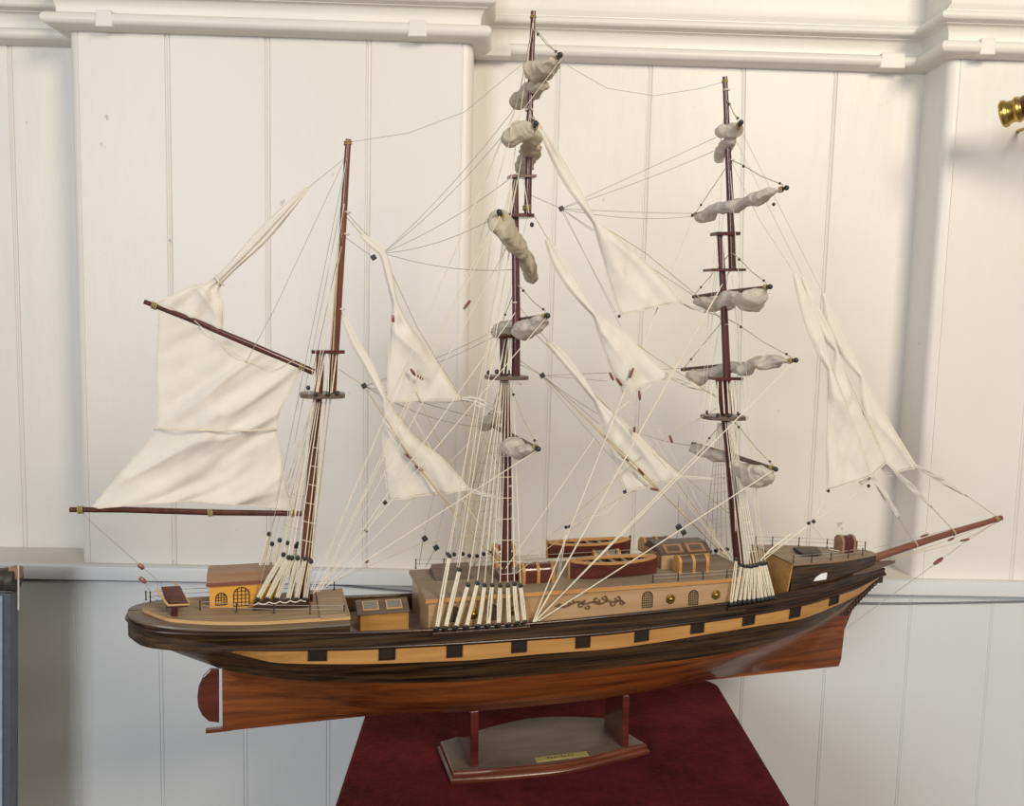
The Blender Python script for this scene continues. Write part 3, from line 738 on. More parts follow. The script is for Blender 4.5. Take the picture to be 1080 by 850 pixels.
for x, y in ((707, 631.5), (755, 627), (499, 647.5), (541, 643.5)):
    c = P(x, y, TW+0.0005); mb = MB()
    prof = [(0.0062, 0), (0.0062, 0.001), (0.0048, 0.0014), (0.0044, 0.0006), (0.0032, 0.0006), (0.0030, 0.0022), (0.0018, 0.0034), (0.0, 0.0038)]
    mb.grid([[c+Vector((r*math.cos(2*math.pi*k/16), -h, r*math.sin(2*math.pi*k/16))) for k in range(16)] for r, h in prof], M['brass'], True)
    tag(mb.build('porthole', house, smooth=True, angle=40), 'round brass porthole')
for x, y0, y1, w in ((682.5, 640.5, 624, 10.5), (731, 637.7, 622.5, 9.5), (479, 655.5, 640, 9), (519.5, 653.5, 638, 9)):
    p0 = P(x, y0, TW+0.0006); p1 = P(x, y1, TW+0.0006); ww = P(x+w/2, y0, TW).x-P(x-w/2, y0, TW).x
    o = MB(); arch_window(house, p0, ww, p1.z-p0.z, bars=4, hb=6)
# carved vine
mb = MB()
def vine(pts, r=0.0008): mb.tube(polysample([P(x, y, TW+0.0012) for x, y in pts], len(pts)*5), r, M['ornament'], 5)
vine([(586, 639), (595, 640), (603, 637), (610, 634.5), (617, 637), (625, 635), (633, 637), (641, 634), (648, 635), (655, 633), (658, 636)], 0.0011)
for cx, cy, r, d in ((591, 638, 3, 1), (603, 634, 3.5, -1), (612, 637.5, 3.2, 1), (620, 640, 3, -1), (629, 632, 3.5, 1), (638, 630, 3, -1), (646, 636, 3.4, 1), (652, 630.5, 3.4, -1), (656, 635, 3, 1)):
    vine([(cx+d*r*(1-k/9)*math.cos(k*0.85), cy+r*(1-k/9)*math.sin(k*0.85)) for k in range(8)])
for x, y in ((632, 635), (640, 632.5), (600, 638), (650, 633), (616, 634)):
    mb.ball(P(x, y, TW+0.0015), 0.0024, M['ornament'], 8, (1, 0.4, 0.8))
mb.build('carved_vine', house, smooth=True)
# ---- lifeboats
def lifeboat(x0, x1, yg, yb, t):
    a = P(x0, yg, t); b = P(x1, yg-2.5, t); ln = b.x-a.x; zt = lerp(a.z, b.z, 0.5); zb = ZR+0.0008; hw = 0.0165
    root = None; mb = MB(); rows = []
    def w(u): return hw*max(0.02, (1-(2*u-1)**2))**0.62
    for i in range(25):
        u = i/24; s = lerp(a.x, b.x, u); r = []
        zz = zt+0.002*(2*u-1)**2
        for k in range(13):
            q = k/12*2-1; ww = w(u)
            r.append(L(s, t+ww*math.copysign(abs(q)**0.55, q), zb+(zz-zb)*abs(q)**3.2))
        rows.append(r)
    mb.grid(rows, M['boat']); body = mb.build('lifeboat', ship, smooth=True, angle=60)
    mb = MB()
    for sg in (1, -1):
        o0 = [L(lerp(a.x, b.x, i/24), t+sg*(w(i/24)+0.0012), zt+0.002*(i/12-1)**2-0.0014) for i in range(25)]
        o1 = [v+Vector((0, 0, 0.0024)) for v in o0]
        i1 = [L(lerp(a.x, b.x, i/24), t+sg*max(0, w(i/24)-0.0042), zt+0.002*(i/12-1)**2+0.001) for i in range(25)]
        i0 = [v+Vector((0, 0, -0.003)) for v in i1]
        mb.grid([o0, o1, i1, i0], M['tan'])
    mb.build('gunwale', body)
    for k in range(5):
        u = 0.22+0.14*k; s = lerp(a.x, b.x, u); mb = MB(); mb.box((s-0.0022, -t-w(u)+0.002, zt-0.0035), (s+0.0022, -t+w(u)-0.002, zt-0.0018), M['glass_grey']); mb.build('thwart', body)
    mb = MB(); mb.grid([[L(lerp(a.x, b.x, i/24), t+w(i/24)*0.95*q, zt-0.0065) for i in range(2, 23)] for q in (-1, 1)], M['brownwood']); mb.build('bottom_boards', body)
    mb = MB(); mb.tube([L(a.x, t, zb-0.0006), L(a.x-0.0006, t, zt+0.006)], 0.0016, M['tan'], 6); mb.tube([L(b.x, t, zb-0.0006), L(b.x+0.0006, t, zt+0.006)], 0.0016, M['boat'], 6); mb.build('stem_post', body)
    return body
tn = -PZ(640, 611.5, ZR).y-0.012; tf_ = -PZ(615, 590, ZR).y-0.014
print('boats t', tn, tf_, 'ZR', ZR)
tag(lifeboat(601, 692, 591.5, 0, tn), 'near dark red lifeboat with tan gunwale'); tag(lifeboat(577.5, 664, 572.5, 0, tf_), 'far dark red lifeboat with tan gunwale')
# ---- barrel-roofed companions with tan ribs
def barrel(x0, x1, yb, yt, nr, z=None, dark=M['brownwood'], rib=M['tan'], w=0.012, lay=False):
    z = ZR if z is None else z
    a = PZ(x0, yb, z); b = PZ(x1, yb-1.2, z); t = -a.y-w
    top = P((x0+x1)/2, yt, t).z; h = max(0.010, top-z)
    def arch(s, r, hh, n=14):
        o = []
        for k in range(n+1):
            an = math.pi*k/n; o.append(L(s, t+r*math.cos(an), z+max(-0.0005, (hh-r)+r*math.sin(an)) if math.sin(an) > 1e-6 else z-0.0005))
        o = [L(s, t+r, z-0.0005)]+[L(s, t+r*math.cos(math.pi*k/n), z+hh-r+r*math.sin(math.pi*k/n)) for k in range(n+1)]+[L(s, t-r, z-0.0005)]
        return o
    mb = MB(); r = min(w, h*0.95)
    mb.prism(arch(a.x+0.001, r*0.9, h*0.96), (b.x-a.x-0.002, 0, 0), dark); o = mb.build('barrel_companion', ship, smooth=True, angle=30)
    for k in range(nr):
        s = lerp(a.x, b.x-0.004, k/(nr-1)); mb = MB(); mb.prism(arch(s, r, h), (0.004, 0, 0), rib); mb.build('rib', o)
    return o
# skylight house and its barrel
zs = ZR
a = PZ(706, 600.5, zs); b = PZ(749, 599, zs); ts = -a.y; sh = P(706, 585, ts).z-zs
sky = boxpart('deck_skylight', a.x-0.012, b.x+0.002, ts, ts-0.052, zs-0.0005, zs+sh, M['house'])
mb = MB(); hz = zs+sh
mb.prism([L(a.x-0.014, ts+0.002, hz), L(a.x-0.014, ts-0.016, hz+0.011), L(a.x-0.014, ts-0.038, hz+0.011), L(a.x-0.014, ts-0.054, hz)], (b.x-a.x+0.018, 0, 0), M['brownwood']); lid = mb.build('skylight_lid', sky, bevel=0.0005)
for k in range(2):
    d = Vector((0, 0.018, 0.011)).normalized(); n = Vector((0, -0.011, 0.018)).normalized(); c = L(lerp(a.x-0.012, b.x+0.002, 0.27+0.46*k), ts-0.007, hz+0.0056)+n*0.0006
    mb = MB(); mb.obox(c, Vector((0.0135, 0, 0)), d*0.0078, n*0.0006, M['roof']); mb.obox(c+n*0.0006, Vector((0.0085, 0, 0)), d*0.0045, n*0.0006, M['brownwood']); mb.build('skylight_pane', lid)
barrel(716, 749, 606.5, 584.5, 3, w=0.009)
barrel(680, 709, 584, 565.5, 3, w=0.012, dark=M['brownwood'])
barrel(627, 656, 592, 579, 3, w=0.010, dark=M['glass_grey'])
barrel(551, 586, 617, 592.5, 3, w=0.011, dark=M['redwood'])
barrel(523, 544, 599, 573, 3, w=0.013, dark=M['redwood'])
# low flat skylight aft
a = PZ(462, 613.5, ZR); b = PZ(503, 612, ZR)
mb = MB(); mb.prism([L(a.x-0.003, -a.y, ZR-0.0005), L(a.x-0.003, -a.y, ZR+0.001), L(a.x-0.003, -a.y-0.03, ZR+0.014), L(a.x-0.003, -a.y-0.046, ZR+0.001), L(a.x-0.003, -a.y-0.046, ZR-0.0005)], (b.x-a.x, 0, 0), M['cap']); mb.build('low_skylight', ship, bevel=0.0008)
# mast coat block
mb = MB(); p = P(532, 604, 0); mb.box((p.x-0.010, -0.012, ZR), (p.x+0.018, 0.012, ZR+0.010), M['redwood']); mb.build('mast_step', ship, bevel=0.0006)

# ---- forecastle
zfc = stz(836, 595, 0.050)[2]
fa = stz(836, 595, 0.050)[0]; fb = stz(924, 584, 0.008)[0]
ft = spline([(fa-0.02, 0.0515), (fa, 0.050), (lerp(fa, fb, 0.35), 0.0425), (lerp(fa, fb, 0.65), 0.030), (lerp(fa, fb, 0.88), 0.0165), (fb, 0.009)])
fs = [lerp(fa, fb, i/30) for i in range(31)]
def fcz(s): return lerp(zfc, stz(924, 584, 0.009)[2], (s-fa)/(fb-fa))
mb = MB()
for sg in (1, -1):
    mb.grid([[L(s, sg*max(0.002, min(ft(s), bplan(s)-0.002)), railz(s)-0.002) for s in fs], [L(s, sg*ft(s), fcz(s)-0.0012) for s in fs]], M['hull_dark'])
mb.add([L(fb, ft(fb), fcz(fb)), L(fb, -ft(fb), fcz(fb)), L(fb, -max(0.002, bplan(fb)-0.002), railz(fb)-0.002), L(fb, max(0.002, bplan(fb)-0.002), railz(fb)-0.002)], [(0, 1, 2, 3)], M['hull_dark'])
fore = mb.build('forecastle', ship, smooth=True, angle=30)
mb = MB(); w = ft(fa); wb_ = bplan(fa)-0.0035
mb.add([L(fa, w, zfc-0.001), L(fa, -w, zfc-0.001), L(fa-0.006, -wb_, railz(fa)-0.019), L(fa-0.006, wb_, railz(fa)-0.019)], [(0, 1, 2, 3)], M['tan']); mb.build('forecastle_bulkhead', ship, solid=0.002)
mb = MB()
mb.grid([[L(s, -ft(s)-0.0012, fcz(s)) for s in fs], [L(s, 0, fcz(s)+0.0006) for s in fs], [L(s, ft(s)+0.0012, fcz(s)) for s in fs]], M['deck'])
mb.grid([[L(s, -ft(s)-0.0012, fcz(s)-0.002) for s in fs], [L(s, ft(s)+0.0012, fcz(s)-0.002) for s in fs]], M['deck'])
for sg in (1, -1): mb.grid([[L(s, sg*(ft(s)+0.0012), fcz(s)-0.002) for s in fs], [L(s, sg*(ft(s)+0.0012), fcz(s)) for s in fs]], M['roof'])
mb.build('forecastle_deck', ship)
s_h = stz(872, 609, 0.035)[0]; tt = ft(s_h)
mb = MB(); mb.prism([P(x, y, tt+0.0015) for x, y in ((858, 613), (861, 608.5), (867, 605), (872.5, 604), (871.5, 611))], (0, 0.0012, 0), M['white']); tag(mb.build('hawse_plate', ship), 'small white quarter-round plate on the bow')
mb = MB()                                                    # head platform under the bowsprit
zpl = stz(944, 591, 0)[2]; tip = stz(944, 591, 0)[0]; sa_ = stz(903, 607, 0.026)[0]
for sg in (1, -1):
    o = [L(sa_-0.004, sg*(bplan(sa_)+0.001), railz(sa_)+0.0025), L(lerp(sa_, tip, 0.5), sg*0.013, lerp(railz(sa_)+0.0025, zpl, 0.45)), L(tip, sg*0.0005, zpl), L(fb, sg*0.002, zpl+0.001)]
    mb.prism(o, (0, 0, -0.0035), M['cap'])
mb.build('head_platform', ship)
mb = MB(); v = [P(835, 577.5, -0.005), P(860, 576.5, -0.012), P(867, 584.5, 0.008), P(845, 585, 0.016)]
zc = zfc+0.0005; v = [PZ(836, 580, zc), PZ(861, 579, zc), PZ(867, 585.5, zc), PZ(846, 586, zc)]
mb.prism(v, (0, 0, 0.004), M['iron']); mb.build('fore_skylight', ship, bevel=0.0008)
barrel(888, 902, 583.5, 563.5, 2, z=fcz(0.47)+0.0003, dark=M['redwood'], rib=M['roof'], w=0.0095)

# ---- rails
def railing(posts, base_z, h, t_of, name='railing', wires=2, m=M['iron'], wire=M['rope_grey']):
    mb = MB(); tops = []
    for (s, t) in posts:
        z = base_z(s); mb.tube([L(s, t, z), L(s, t, z+h*0.35), L(s, t, z+h)], [0.0011, 0.0007, 0.0008], m, 6); mb.ball(L(s, t, z+h), 0.0011, m, 6); mb.ball(L(s, t, z+h*0.55), 0.001, m, 6)
        tops.append((s, t, z))
    for k in range(wires):
        f = 1-0.45*k; mb.tube([L(s, t, z+h*f) for s, t, z in tops], 0.00035, wire, 4)
    return mb.build(name, ship)
zz = lambda s: pz(s)+0.0042
def pp(x, y, z): v = PZ(x, y, z); return (v.x, -v.y)
railing([pp(154, 636, ZP2+0.006), pp(176, 645, ZP2+0.003), pp(211, 647, ZP2), pp(249.5, 647.5, ZP2), pp(289, 647.5, ZP2), pp(327, 648, ZP2), pp(363, 648, ZP2)], zz, 0.0105, None)
farp = [(s, -(bplan(s)-0.016)) for s in (-0.432, -0.40, -0.36, -0.31, -0.26, -0.222)]
railing(farp, zz, 0.012, None)
railing([pp(438.5, 600, ZR), pp(468, 599.5, ZR)]+[(s, -0.052) for s in (0.0, 0.08, 0.16, 0.24, 0.28)], lambda s: ZR, 0.0125, None)
railing([(s, roof_t(s)-0.004) for s in (0.165, 0.20, 0.235, 0.27, 0.295)], lambda s: ZR, 0.010, None)
railing([(s, -ft(s)+0.003) for s in (fa+0.004, fa+0.03, fa+0.07, fa+0.11, fa+0.15, fb-0.006)], fcz, 0.0125, None)
railing([(s, ft(s)-0.004) for s in (fa+0.004, fa+0.035, fa+0.07, fa+0.105, fb-0.03)], fcz, 0.0105, None)

# ================================================================== MASTS AND SPARS
PXM = 0.00122
def PT(p):
    return P(p[0], p[1], p[2] if len(p) > 2 else 0.0)
def line(name, pts, r=0.00055, m='rope', parent=ship, sag=0.0, n=5):
    q = [PT(p) if not isinstance(p, Vector) else p for p in pts]
    if sag:
        a, b = q[0], q[-1]; q = [a.lerp(b, i/12)-Vector((0, 0, sag*4*(i/12)*(1-i/12))) for i in range(13)]
    mb = MB(); mb.tube(q, r, M[m], n, cap=False); return mb.build(name, parent, smooth=True)
def spar(name, pts, radii, m, parent=ship, n=14, bands=()):
    q = [PT(p) for p in pts]; mb = MB(); mb.tube(q, radii, M[m], n); o = mb.build(name, parent, smooth=True, angle=50)
    return o
def band(parent, p, d, r, m='rope', w=0.0011, turns=2, name='lashing'):
    d = d.normalized(); mb = MB(); a = d.orthogonal().normalized(); b = d.cross(a)
    pts = [p+d*(w*1.6*(k/14-turns/2))+(a*math.cos(2*math.pi*k/14)+b*math.sin(2*math.pi*k/14))*r for k in range(14*turns+1)]
    mb.tube(pts, w*0.62, M[m], 5); return mb.build(name, parent, smooth=True)
def disc_platform(parent, x0, x1, y, half_t, thick, name, m='cap', round_=True):
    a, b = P(x0, y), P(x1, y); c = (a+b)/2; rx = (b-a).length/2; mb = MB(); o = []
    d = (b-a).normalized()
    if round_:
        for k in range(20):
            an = 2*math.pi*k/20; o.append(c+d*(rx*math.copysign(abs(math.cos(an))**0.7, math.cos(an)))+Vector((0, half_t*math.copysign(abs(math.sin(an))**0.7, math.sin(an)), 0)))
    else: o = [a+Vector((0, half_t, 0)), b+Vector((0, half_t, 0)), b-Vector((0, half_t, 0)), a-Vector((0, half_t, 0))]
    mb.prism(o, (0, 0, -thick), M[m]); return mb.build(name, parent, bevel=0.0005)
def ring_of_blocks(parent, pts, r=0.0032, m='black', name='block'):
    for p in pts:
        mb = MB(); c = PT(p); mb.ball(c, r, M[m], 8, (1, 0.8, 1.15)); mb.build(name, parent, smooth=True)
# mizzen
miz = spar('mizzen_mast', [(321, 640), (322, 600), (331, 470), (337, 400), (338, 372)], [0.0063, 0.0063, 0.0057, 0.0048, 0.0046], 'mahogany')
mtop = spar('topmast', [(350, 416), (354, 360), (361, 250), (366.5, 160), (367.5, 147)], [0.0048, 0.0048, 0.0042, 0.0034, 0.0033], 'mahogany', miz)
disc_platform(miz, 316, 364, 414, 0.022, 0.0055, 'mast_top'); disc_platform(miz, 328, 363, 369, 0.010, 0.004, 'crosstree', 'redwood', False)
p = P(367, 151); band(miz, p, Vector((0.05, 0, 1)), 0.004, 'gold_rope', 0.0016)
ring_of_blocks(miz, [(325, 409, 0.02), (333, 415.5, 0.024), (346, 415.5, 0.024), (356, 414.5, 0.022)], 0.0026)
for x0, x1 in ((340, 333.5), (343, 335), (347, 346), (355, 350), (357, 356)): line('topmast_shroud', [(x0, 372, 0.004), (x1, 414, 0.022)], 0.0008, 'rope', miz)
for x, y in ((366, 224), (365, 247), (360, 326)): band(miz, P(x, y), Vector((0.07, 0, 1)), 0.0044, 'rope', 0.0006)
# main
main = spar('main_mast', [(534, 612), (534, 560), (535, 460), (532, 400), (531, 352)], [0.0068, 0.0068, 0.0064, 0.0056, 0.0050], 'mast')
m2 = spar('topmast', [(544, 399), (544.5, 330), (543.5, 250), (543.5, 187)], [0.0055, 0.0052, 0.0046, 0.0038], 'mast', main)
m3 = spar('topgallant_mast', [(556.5, 226), (558, 150), (560, 80), (562.5, 12)], [0.0046, 0.0042, 0.0036, 0.0030], 'mast', main)
disc_platform(main, 512, 556, 396, 0.022, 0.0045, 'mast_top'); disc_platform(main, 522, 545, 353, 0.010, 0.004, 'crosstree', 'redwood', False)
disc_platform(main, 525, 563, 226, 0.014, 0.0045, 'crosstree', 'redwood'); disc_platform(main, 536.5, 564, 185, 0.008, 0.0035, 'crosstree', 'redwood', False)
band(main, P(562.3, 18), Vector((0.04, 0, 1)), 0.0034, 'gold_rope'); band(main, P(556, 219), Vector((0.02, 0, 1)), 0.0050, 'gold_rope', 0.0013, 3)
for x, y in ((558, 116), (543.6, 319), (535, 512), (534.5, 531), (534.5, 546)): band(main, P(x, y), Vector((0, 0, 1)), 0.0062 if y > 400 else 0.0048, 'rope', 0.0007)
ring_of_blocks(main, [(515.5, 393, 0.018), (524, 392, 0.020), (537, 393, 0.018), (561, 237, 0.01)], 0.0028)
for x0, x1 in ((533, 526), (536, 531), (538, 535), (540, 538.5), (525, 517)): line('topmast_shroud', [(x0, 357, 0.004), (x1, 394, 0.020)], 0.0009, 'rope', main)
for x0, x1 in ((541, 531), (546, 538), (552, 558)): line('topgallant_shroud', [(x0, 188, 0.003), (x1, 226, 0.012)], 0.0006, 'rope', main)
# fore
forem = spar('fore_mast', [(779.5, 598), (776, 560), (769, 470), (761, 415), (758, 399)], [0.0068, 0.0068, 0.0062, 0.0052, 0.0048], 'mast')
f2 = spar('topmast', [(768.5, 438), (766, 380), (762.5, 300), (759, 246)], [0.0054, 0.0052, 0.0046, 0.0038], 'mast', forem)
f3 = spar('topgallant_mast', [(772.5, 284), (770, 210), (767, 140), (764.5, 81)], [0.0050, 0.0046, 0.0038, 0.0032], 'mast', forem)
disc_platform(forem, 742, 785, 438, 0.022, 0.005, 'mast_top'); disc_platform(forem, 751, 780, 397.5, 0.010, 0.004, 'crosstree', 'redwood', False)
disc_platform(forem, 746, 782, 283.5, 0.012, 0.0035, 'crosstree', 'redwood', False); disc_platform(forem, 752.5, 777.5, 245, 0.009, 0.0045, 'crosstree', 'redwood', False)
band(forem, P(764.7, 86), Vector((-0.04, 0, 1)), 0.0036, 'gold_rope')
for x, y in ((766, 95), (771, 169), (764.5, 342), (772, 500)): band(forem, P(x, y), Vector((-0.05, 0, 1)), 0.0064 if y > 400 else 0.0046, 'rope', 0.0007)
ring_of_blocks(forem, [(746, 435, 0.018), (757, 438, 0.022), (769, 438, 0.022), (779, 436, 0.018)], 0.0027)
for x0, x1 in ((757, 757), (762, 764), (767, 769), (770, 773), (775, 780), (752, 747)): line('topmast_shroud', [(x0, 402, 0.004), (x1, 436, 0.020)], 0.0009, 'rope', forem)
for x0, x1 in ((756, 752), (762, 763)): line('topgallant_shroud', [(x0, 248, 0.003), (x1, 284, 0.010)], 0.0006, 'rope', forem)
for (x0, y0, x1, y1) in ((769, 405, 776, 560), (773, 405, 781, 560)): line('mast_rope', [(x0, y0, 0.006), (x1, y1, 0.009)], 0.0007, 'rope', forem)
# bowsprit, boom, gaff
bow = spar('bowsprit', [(905, 594), (926, 587), (985, 567.5), (1056, 546)], [0.0058, 0.0058, 0.0050, 0.0040], 'sprit')
band(bow, P(1051, 547.5), Vector((1, 0, 0.3)), 0.0044, 'gold_rope', 0.0012, 3)
for x, y in ((965, 574), (1005, 561.5)): band(bow, P(x, y), Vector((1, 0, 0.3)), 0.0053, 'rope_tan', 0.0008)
boom = spar('boom', [(73.5, 537.5), (130, 537.5), (230, 540.5), (318, 541.5)], [0.0028, 0.0034, 0.0036, 0.0032], 'mast')
for x, y in ((85, 537.5), (222, 540.5), (309, 541.5)): band(boom, P(x, y), Vector((1, 0, 0)), 0.0040, 'gold_rope', 0.0012, 3)
gaff = spar('gaff', [(152, 318), (200, 336.5), (270, 366), (331, 392.5)], [0.0026, 0.0032, 0.0038, 0.0040], 'mast')
for x, y in ((163, 322.5), (318, 387)): band(gaff, P(x, y), Vector((1, 0, -0.4)), 0.0036, 'gold_rope', 0.0013, 3)

# ================================================================== SAILS
def sail(name, left, right, nu=14, nv=34, bulge=0.0, wr=0.004, seed=0.0, m='sail', fold=0, ropes=True, foot=0.0, label=None, crease=None, split=0):
    if split:
        na = int(nv*0.42); lf = polysample([PT(p) for p in left[:split]], na)+polysample([PT(p) for p in left[split-1:]], nv-na+1)[1:]
        rg = polysample([PT(p) for p in right[:split]], na)+polysample([PT(p) for p in right[split-1:]], nv-na+1)[1:]
    else: lf = polysample([PT(p) for p in left], nv); rg = polysample([PT(p) for p in right], nv)
    rows = []
    for j in range(nv):
        v = j/(nv-1); r = []; wdt = (rg[j]-lf[j]).length
        for i in range(nu):
            u = i/(nu-1); p = lf[j].lerp(rg[j], u)
            e = min(1, wdt/0.03); env = math.sin(math.pi*u)
            d = bulge*env*math.sin(math.pi*v)
            d += wr*e*(env**0.5)*(noise.noise(Vector((p.x*28+seed, p.z*16, seed)))+0.5*noise.noise(Vector((p.x*75, p.z*40+seed, seed))))
            if fold: d += 0.10*wdt*math.sin(u*math.pi*fold)*(1-e*0.7)
            if crease:
                ac = p.x*crease[0]+p.z*crease[1]; al = p.x*crease[1]-p.z*crease[0]
                cn = noise.noise(Vector((ac*34, al*5, seed+4)))
                d += crease[2]*e*(env**0.6)*((1-abs(cn))**5+0.35*noise.noise(Vector((ac*80, al*10, seed))))
            lift = foot*env*max(0, (v-0.75)/0.25)**2
            r.append(p+Vector((0, -d, lift)))
        rows.append(r)
    mb = MB(); mb.grid(rows, M[m]); o = mb.build(name, ship, smooth=True, angle=180, solid=0.0006)
    if label: o['label'] = label
    if ropes:
        for side in (lf, rg, rows[-1]):
            mb = MB(); mb.tube(side, 0.0008, M['rope'], 5); mb.build('bolt_rope', o, smooth=True)
    return o
# spanker and its topsail
sp = sail('spanker_sail', [(167, 327), (165, 385), (163.5, 452), (131, 494), (95, 537)], [(318, 389.5), (302, 420), (292, 452), (299, 495), (309, 538.5)], 60, 90, 0.004, 0.004, 3.1, foot=0.011, crease=(-0.55, 0.83, 0.011))
line('reef_line', [(162, 451, 0.004), (190, 453, 0.017), (230, 454, 0.018), (265, 454, 0.017), (293, 452, 0.004)], 0.0011, 'rope', sp)
for k in range(3):
    pts = [(lerp(205, 232, 0) + k*40, 345+k*17, 0.008), (200+k*43, 420, 0.009), (196+k*44, 500, 0.007)]
gt = sail('gaff_topsail', [(322, 197.5), (275, 240), (229, 291), (200, 303), (165, 320)], [(325.5, 199), (284, 251), (234, 299), (235.5, 322), (235, 349)], 26, 60, 0.003, 0.003, 8.2, fold=5, crease=(0.8, 0.6, 0.006))
line('topsail_tie', [(226, 290, 0.004), (231, 297, 0.008), (236, 301, 0.003)], 0.0012, 'rope', gt)
def stay_sail(name, head, body_l, body_r, tail, seed, w0=7, tt=0.0, m='sail'):
    """a staysail gathered at its head: narrow twisted neck, triangular body, gathered tack"""
    hl = [(x-w0*0.35*s, y+w0*0.25*s, tt) for (x, y, s) in head]; hr = [(x+w0*0.35*s, y-w0*0.25*s, tt) for (x, y, s) in head]
    o = sail(name, hl+[(x, y, tt) for x, y in body_l], hr+[(x, y, tt) for x, y in body_r], 26, 70, 0.004, 0.004, seed, m, fold=3, crease=(0.75, 0.66, 0.006), split=len(head))
    if tail:
        mb = MB(); q = polysample([P(x, y, tt) for x, y, r in tail], 18); rr = [interp([(0, tail[0][2]), (0.5, tail[len(tail)//2][2]), (1, tail[-1][2])], k/17)*PXM for k in range(18)]
        
        rows = []
        for k, (c, r) in enumerate(zip(q, rr)):
            d = (q[min(k+1, 17)]-q[max(k-1, 0)]).normalized(); n = Vector((-d.z, 0, d.x)); tw = 0.5*math.sin(k*0.35+seed)
            rows.append([c+n*(r*0.75*(2*j/8-1))+Vector((0, r*(0.55*math.sin(j*1.9+tw*3)+tw*(2*j/8-1)), 0)) for j in range(9)])
        mb.grid(rows, M[m]); mb.build('gathered_corner', o, smooth=True, angle=180, solid=0.0006)
    return o
stay_sail('mizzen_staysail', [(381, 247, 0.5), (394, 258, 1.3), (404, 268, 1.2), (410, 290, 1.3), (416, 318, 0.9)], [(412, 350), (409, 390), (409, 424)], [(430, 340), (456, 376), (486, 421)], [(486, 420, 2.5), (500, 422, 6), (522, 432, 3)], 1.3)
stay_sail('mizzen_staysail', [(362, 333, 0.5), (374, 360, 1.4), (390, 388, 1.5), (405, 420, 0.9)], [(403, 450), (405, 490), (409, 527)], [(434, 458), (467, 484), (495, 516)], [(494, 516, 2), (508, 521, 3.5), (525, 525, 1.5)], 4.7)
stay_sail('main_staysail', [(568, 130, 0.5), (583, 160, 1.3), (600, 190, 1.7), (627, 234, 0.6)], [(634, 265), (644, 300), (655, 332)], [(668, 264), (700, 296), (718, 318)], [(717, 317, 2.2), (730, 323, 4), (745, 329, 2)], 6.1, 8)
stay_sail('main_staysail', [(577, 252, 0.6), (588, 275, 1.7), (605, 303, 1.6), (627, 332, 0.6)], [(634, 360), (644, 388), (656, 414)], [(660, 352), (685, 378), (708, 397)], [(706, 397, 2.5), (722, 404, 5), (740, 410, 2)], 2.9, 8)
stay_sail('main_staysail', [(578, 360, 0.6), (592, 375, 1.3), (610, 397, 1.2), (628, 422, 0.6)], [(638, 455), (647, 485), (659, 518)], [(672, 458), (694, 480), (719, 503)], [(718, 503, 2), (735, 504, 2.2), (752, 505, 1.5)], 9.4, 8)
stay_sail('jib', [(838, 288, 0.5), (848, 318, 1.6), (862, 356, 2.0), (874, 389, 0.6)], [(873, 430), (872, 475), (872.5, 517)], [(890, 422), (904, 460), (919, 501)], [(918, 500, 3), (932, 520, 5.5), (948, 546, 2)], 5.5, 8, 0.006)
stay_sail('jib', [(847, 291, 0.5), (858, 325, 1.5), (872, 352, 1.7), (881, 368, 0.6)], [(880, 420), (886, 470), (908, 512)], [(898, 412), (916, 450), (935, 487)], [(934, 487, 2.5), (955, 508, 4.5), (983, 535, 1.5)], 7.7, 8, -0.004)
stay_sail('jib', [(868, 309, 0.5), (880, 345, 1.8), (895, 375, 1.8), (908, 396, 0.6)], [(909, 425), (914, 465), (935, 502)], [(924, 422), (943, 455), (966, 491)], [(965, 491, 2.5), (990, 505, 5), (1020, 523, 1.5)], 3.3, 8, -0.014)

def bundle(parent, path, seed=0.0, m='furled', flat=0.62, ns=64, nr=30):
    """a loosely furled sail: lumpy cloth gathered along a path of (x, y, t, radius in px)"""
    c = polysample([P(p[0], p[1], p[2]) for p in path], ns); L_ = [0.0]
    pp_ = [P(p[0], p[1], p[2]) for p in path]
    for a, b in zip(pp_, pp_[1:]): L_.append(L_[-1]+(b-a).length)
    tab = [(l/L_[-1], p[3]*PXM) for l, p in zip(L_, path)]; rows = []; ref = None
    for i, p in enumerate(c):
        d = (c[min(i+1, ns-1)]-c[max(i-1, 0)]).normalized()
        if ref is None: ref = Vector((0, -1, 0)) if abs(d.y) < 0.85 else Vector((0, 0, 1))
        a = (ref-d*ref.dot(d)).normalized(); ref = a; b = d.cross(a)
        u = i/(ns-1); r = interp(tab, u); env = min(1, (min(u, 1-u)/0.07+0.02))**0.5; ring = []
        for k in range(nr):
            an = 2*math.pi*k/nr; q = a*math.cos(an)*flat+b*math.sin(an)
            w = p+q*r
            sv = Vector((seed, seed*0.7, 0)); big = noise.noise(w*42+sv)
            fold = 1-abs(noise.noise(Vector((an*0.9*math.cos(0)+u*L_[-1]*25, u*L_[-1]*55, seed))))*2
            crs = 1-abs(noise.noise(w*95+sv))*2.2
            kk = 0.86+0.55*big+0.22*max(-1, fold)+0.13*max(-1, crs)+0.06*noise.noise(w*260)
            if q.z < -0.3: kk *= 1.0+0.35*noise.noise(Vector((u*L_[-1]*70, seed, 1.0)))
            ring.append(p+q*r*kk*env)
        rows.append(ring)
    mb = MB(); mb.grid(rows, M[m], True); mb.add(rows[0], [tuple(range(nr))], M[m]); mb.add(rows[-1], [tuple(range(nr))], M[m])
    return mb.build('furled_sail', parent, smooth=True, angle=55)
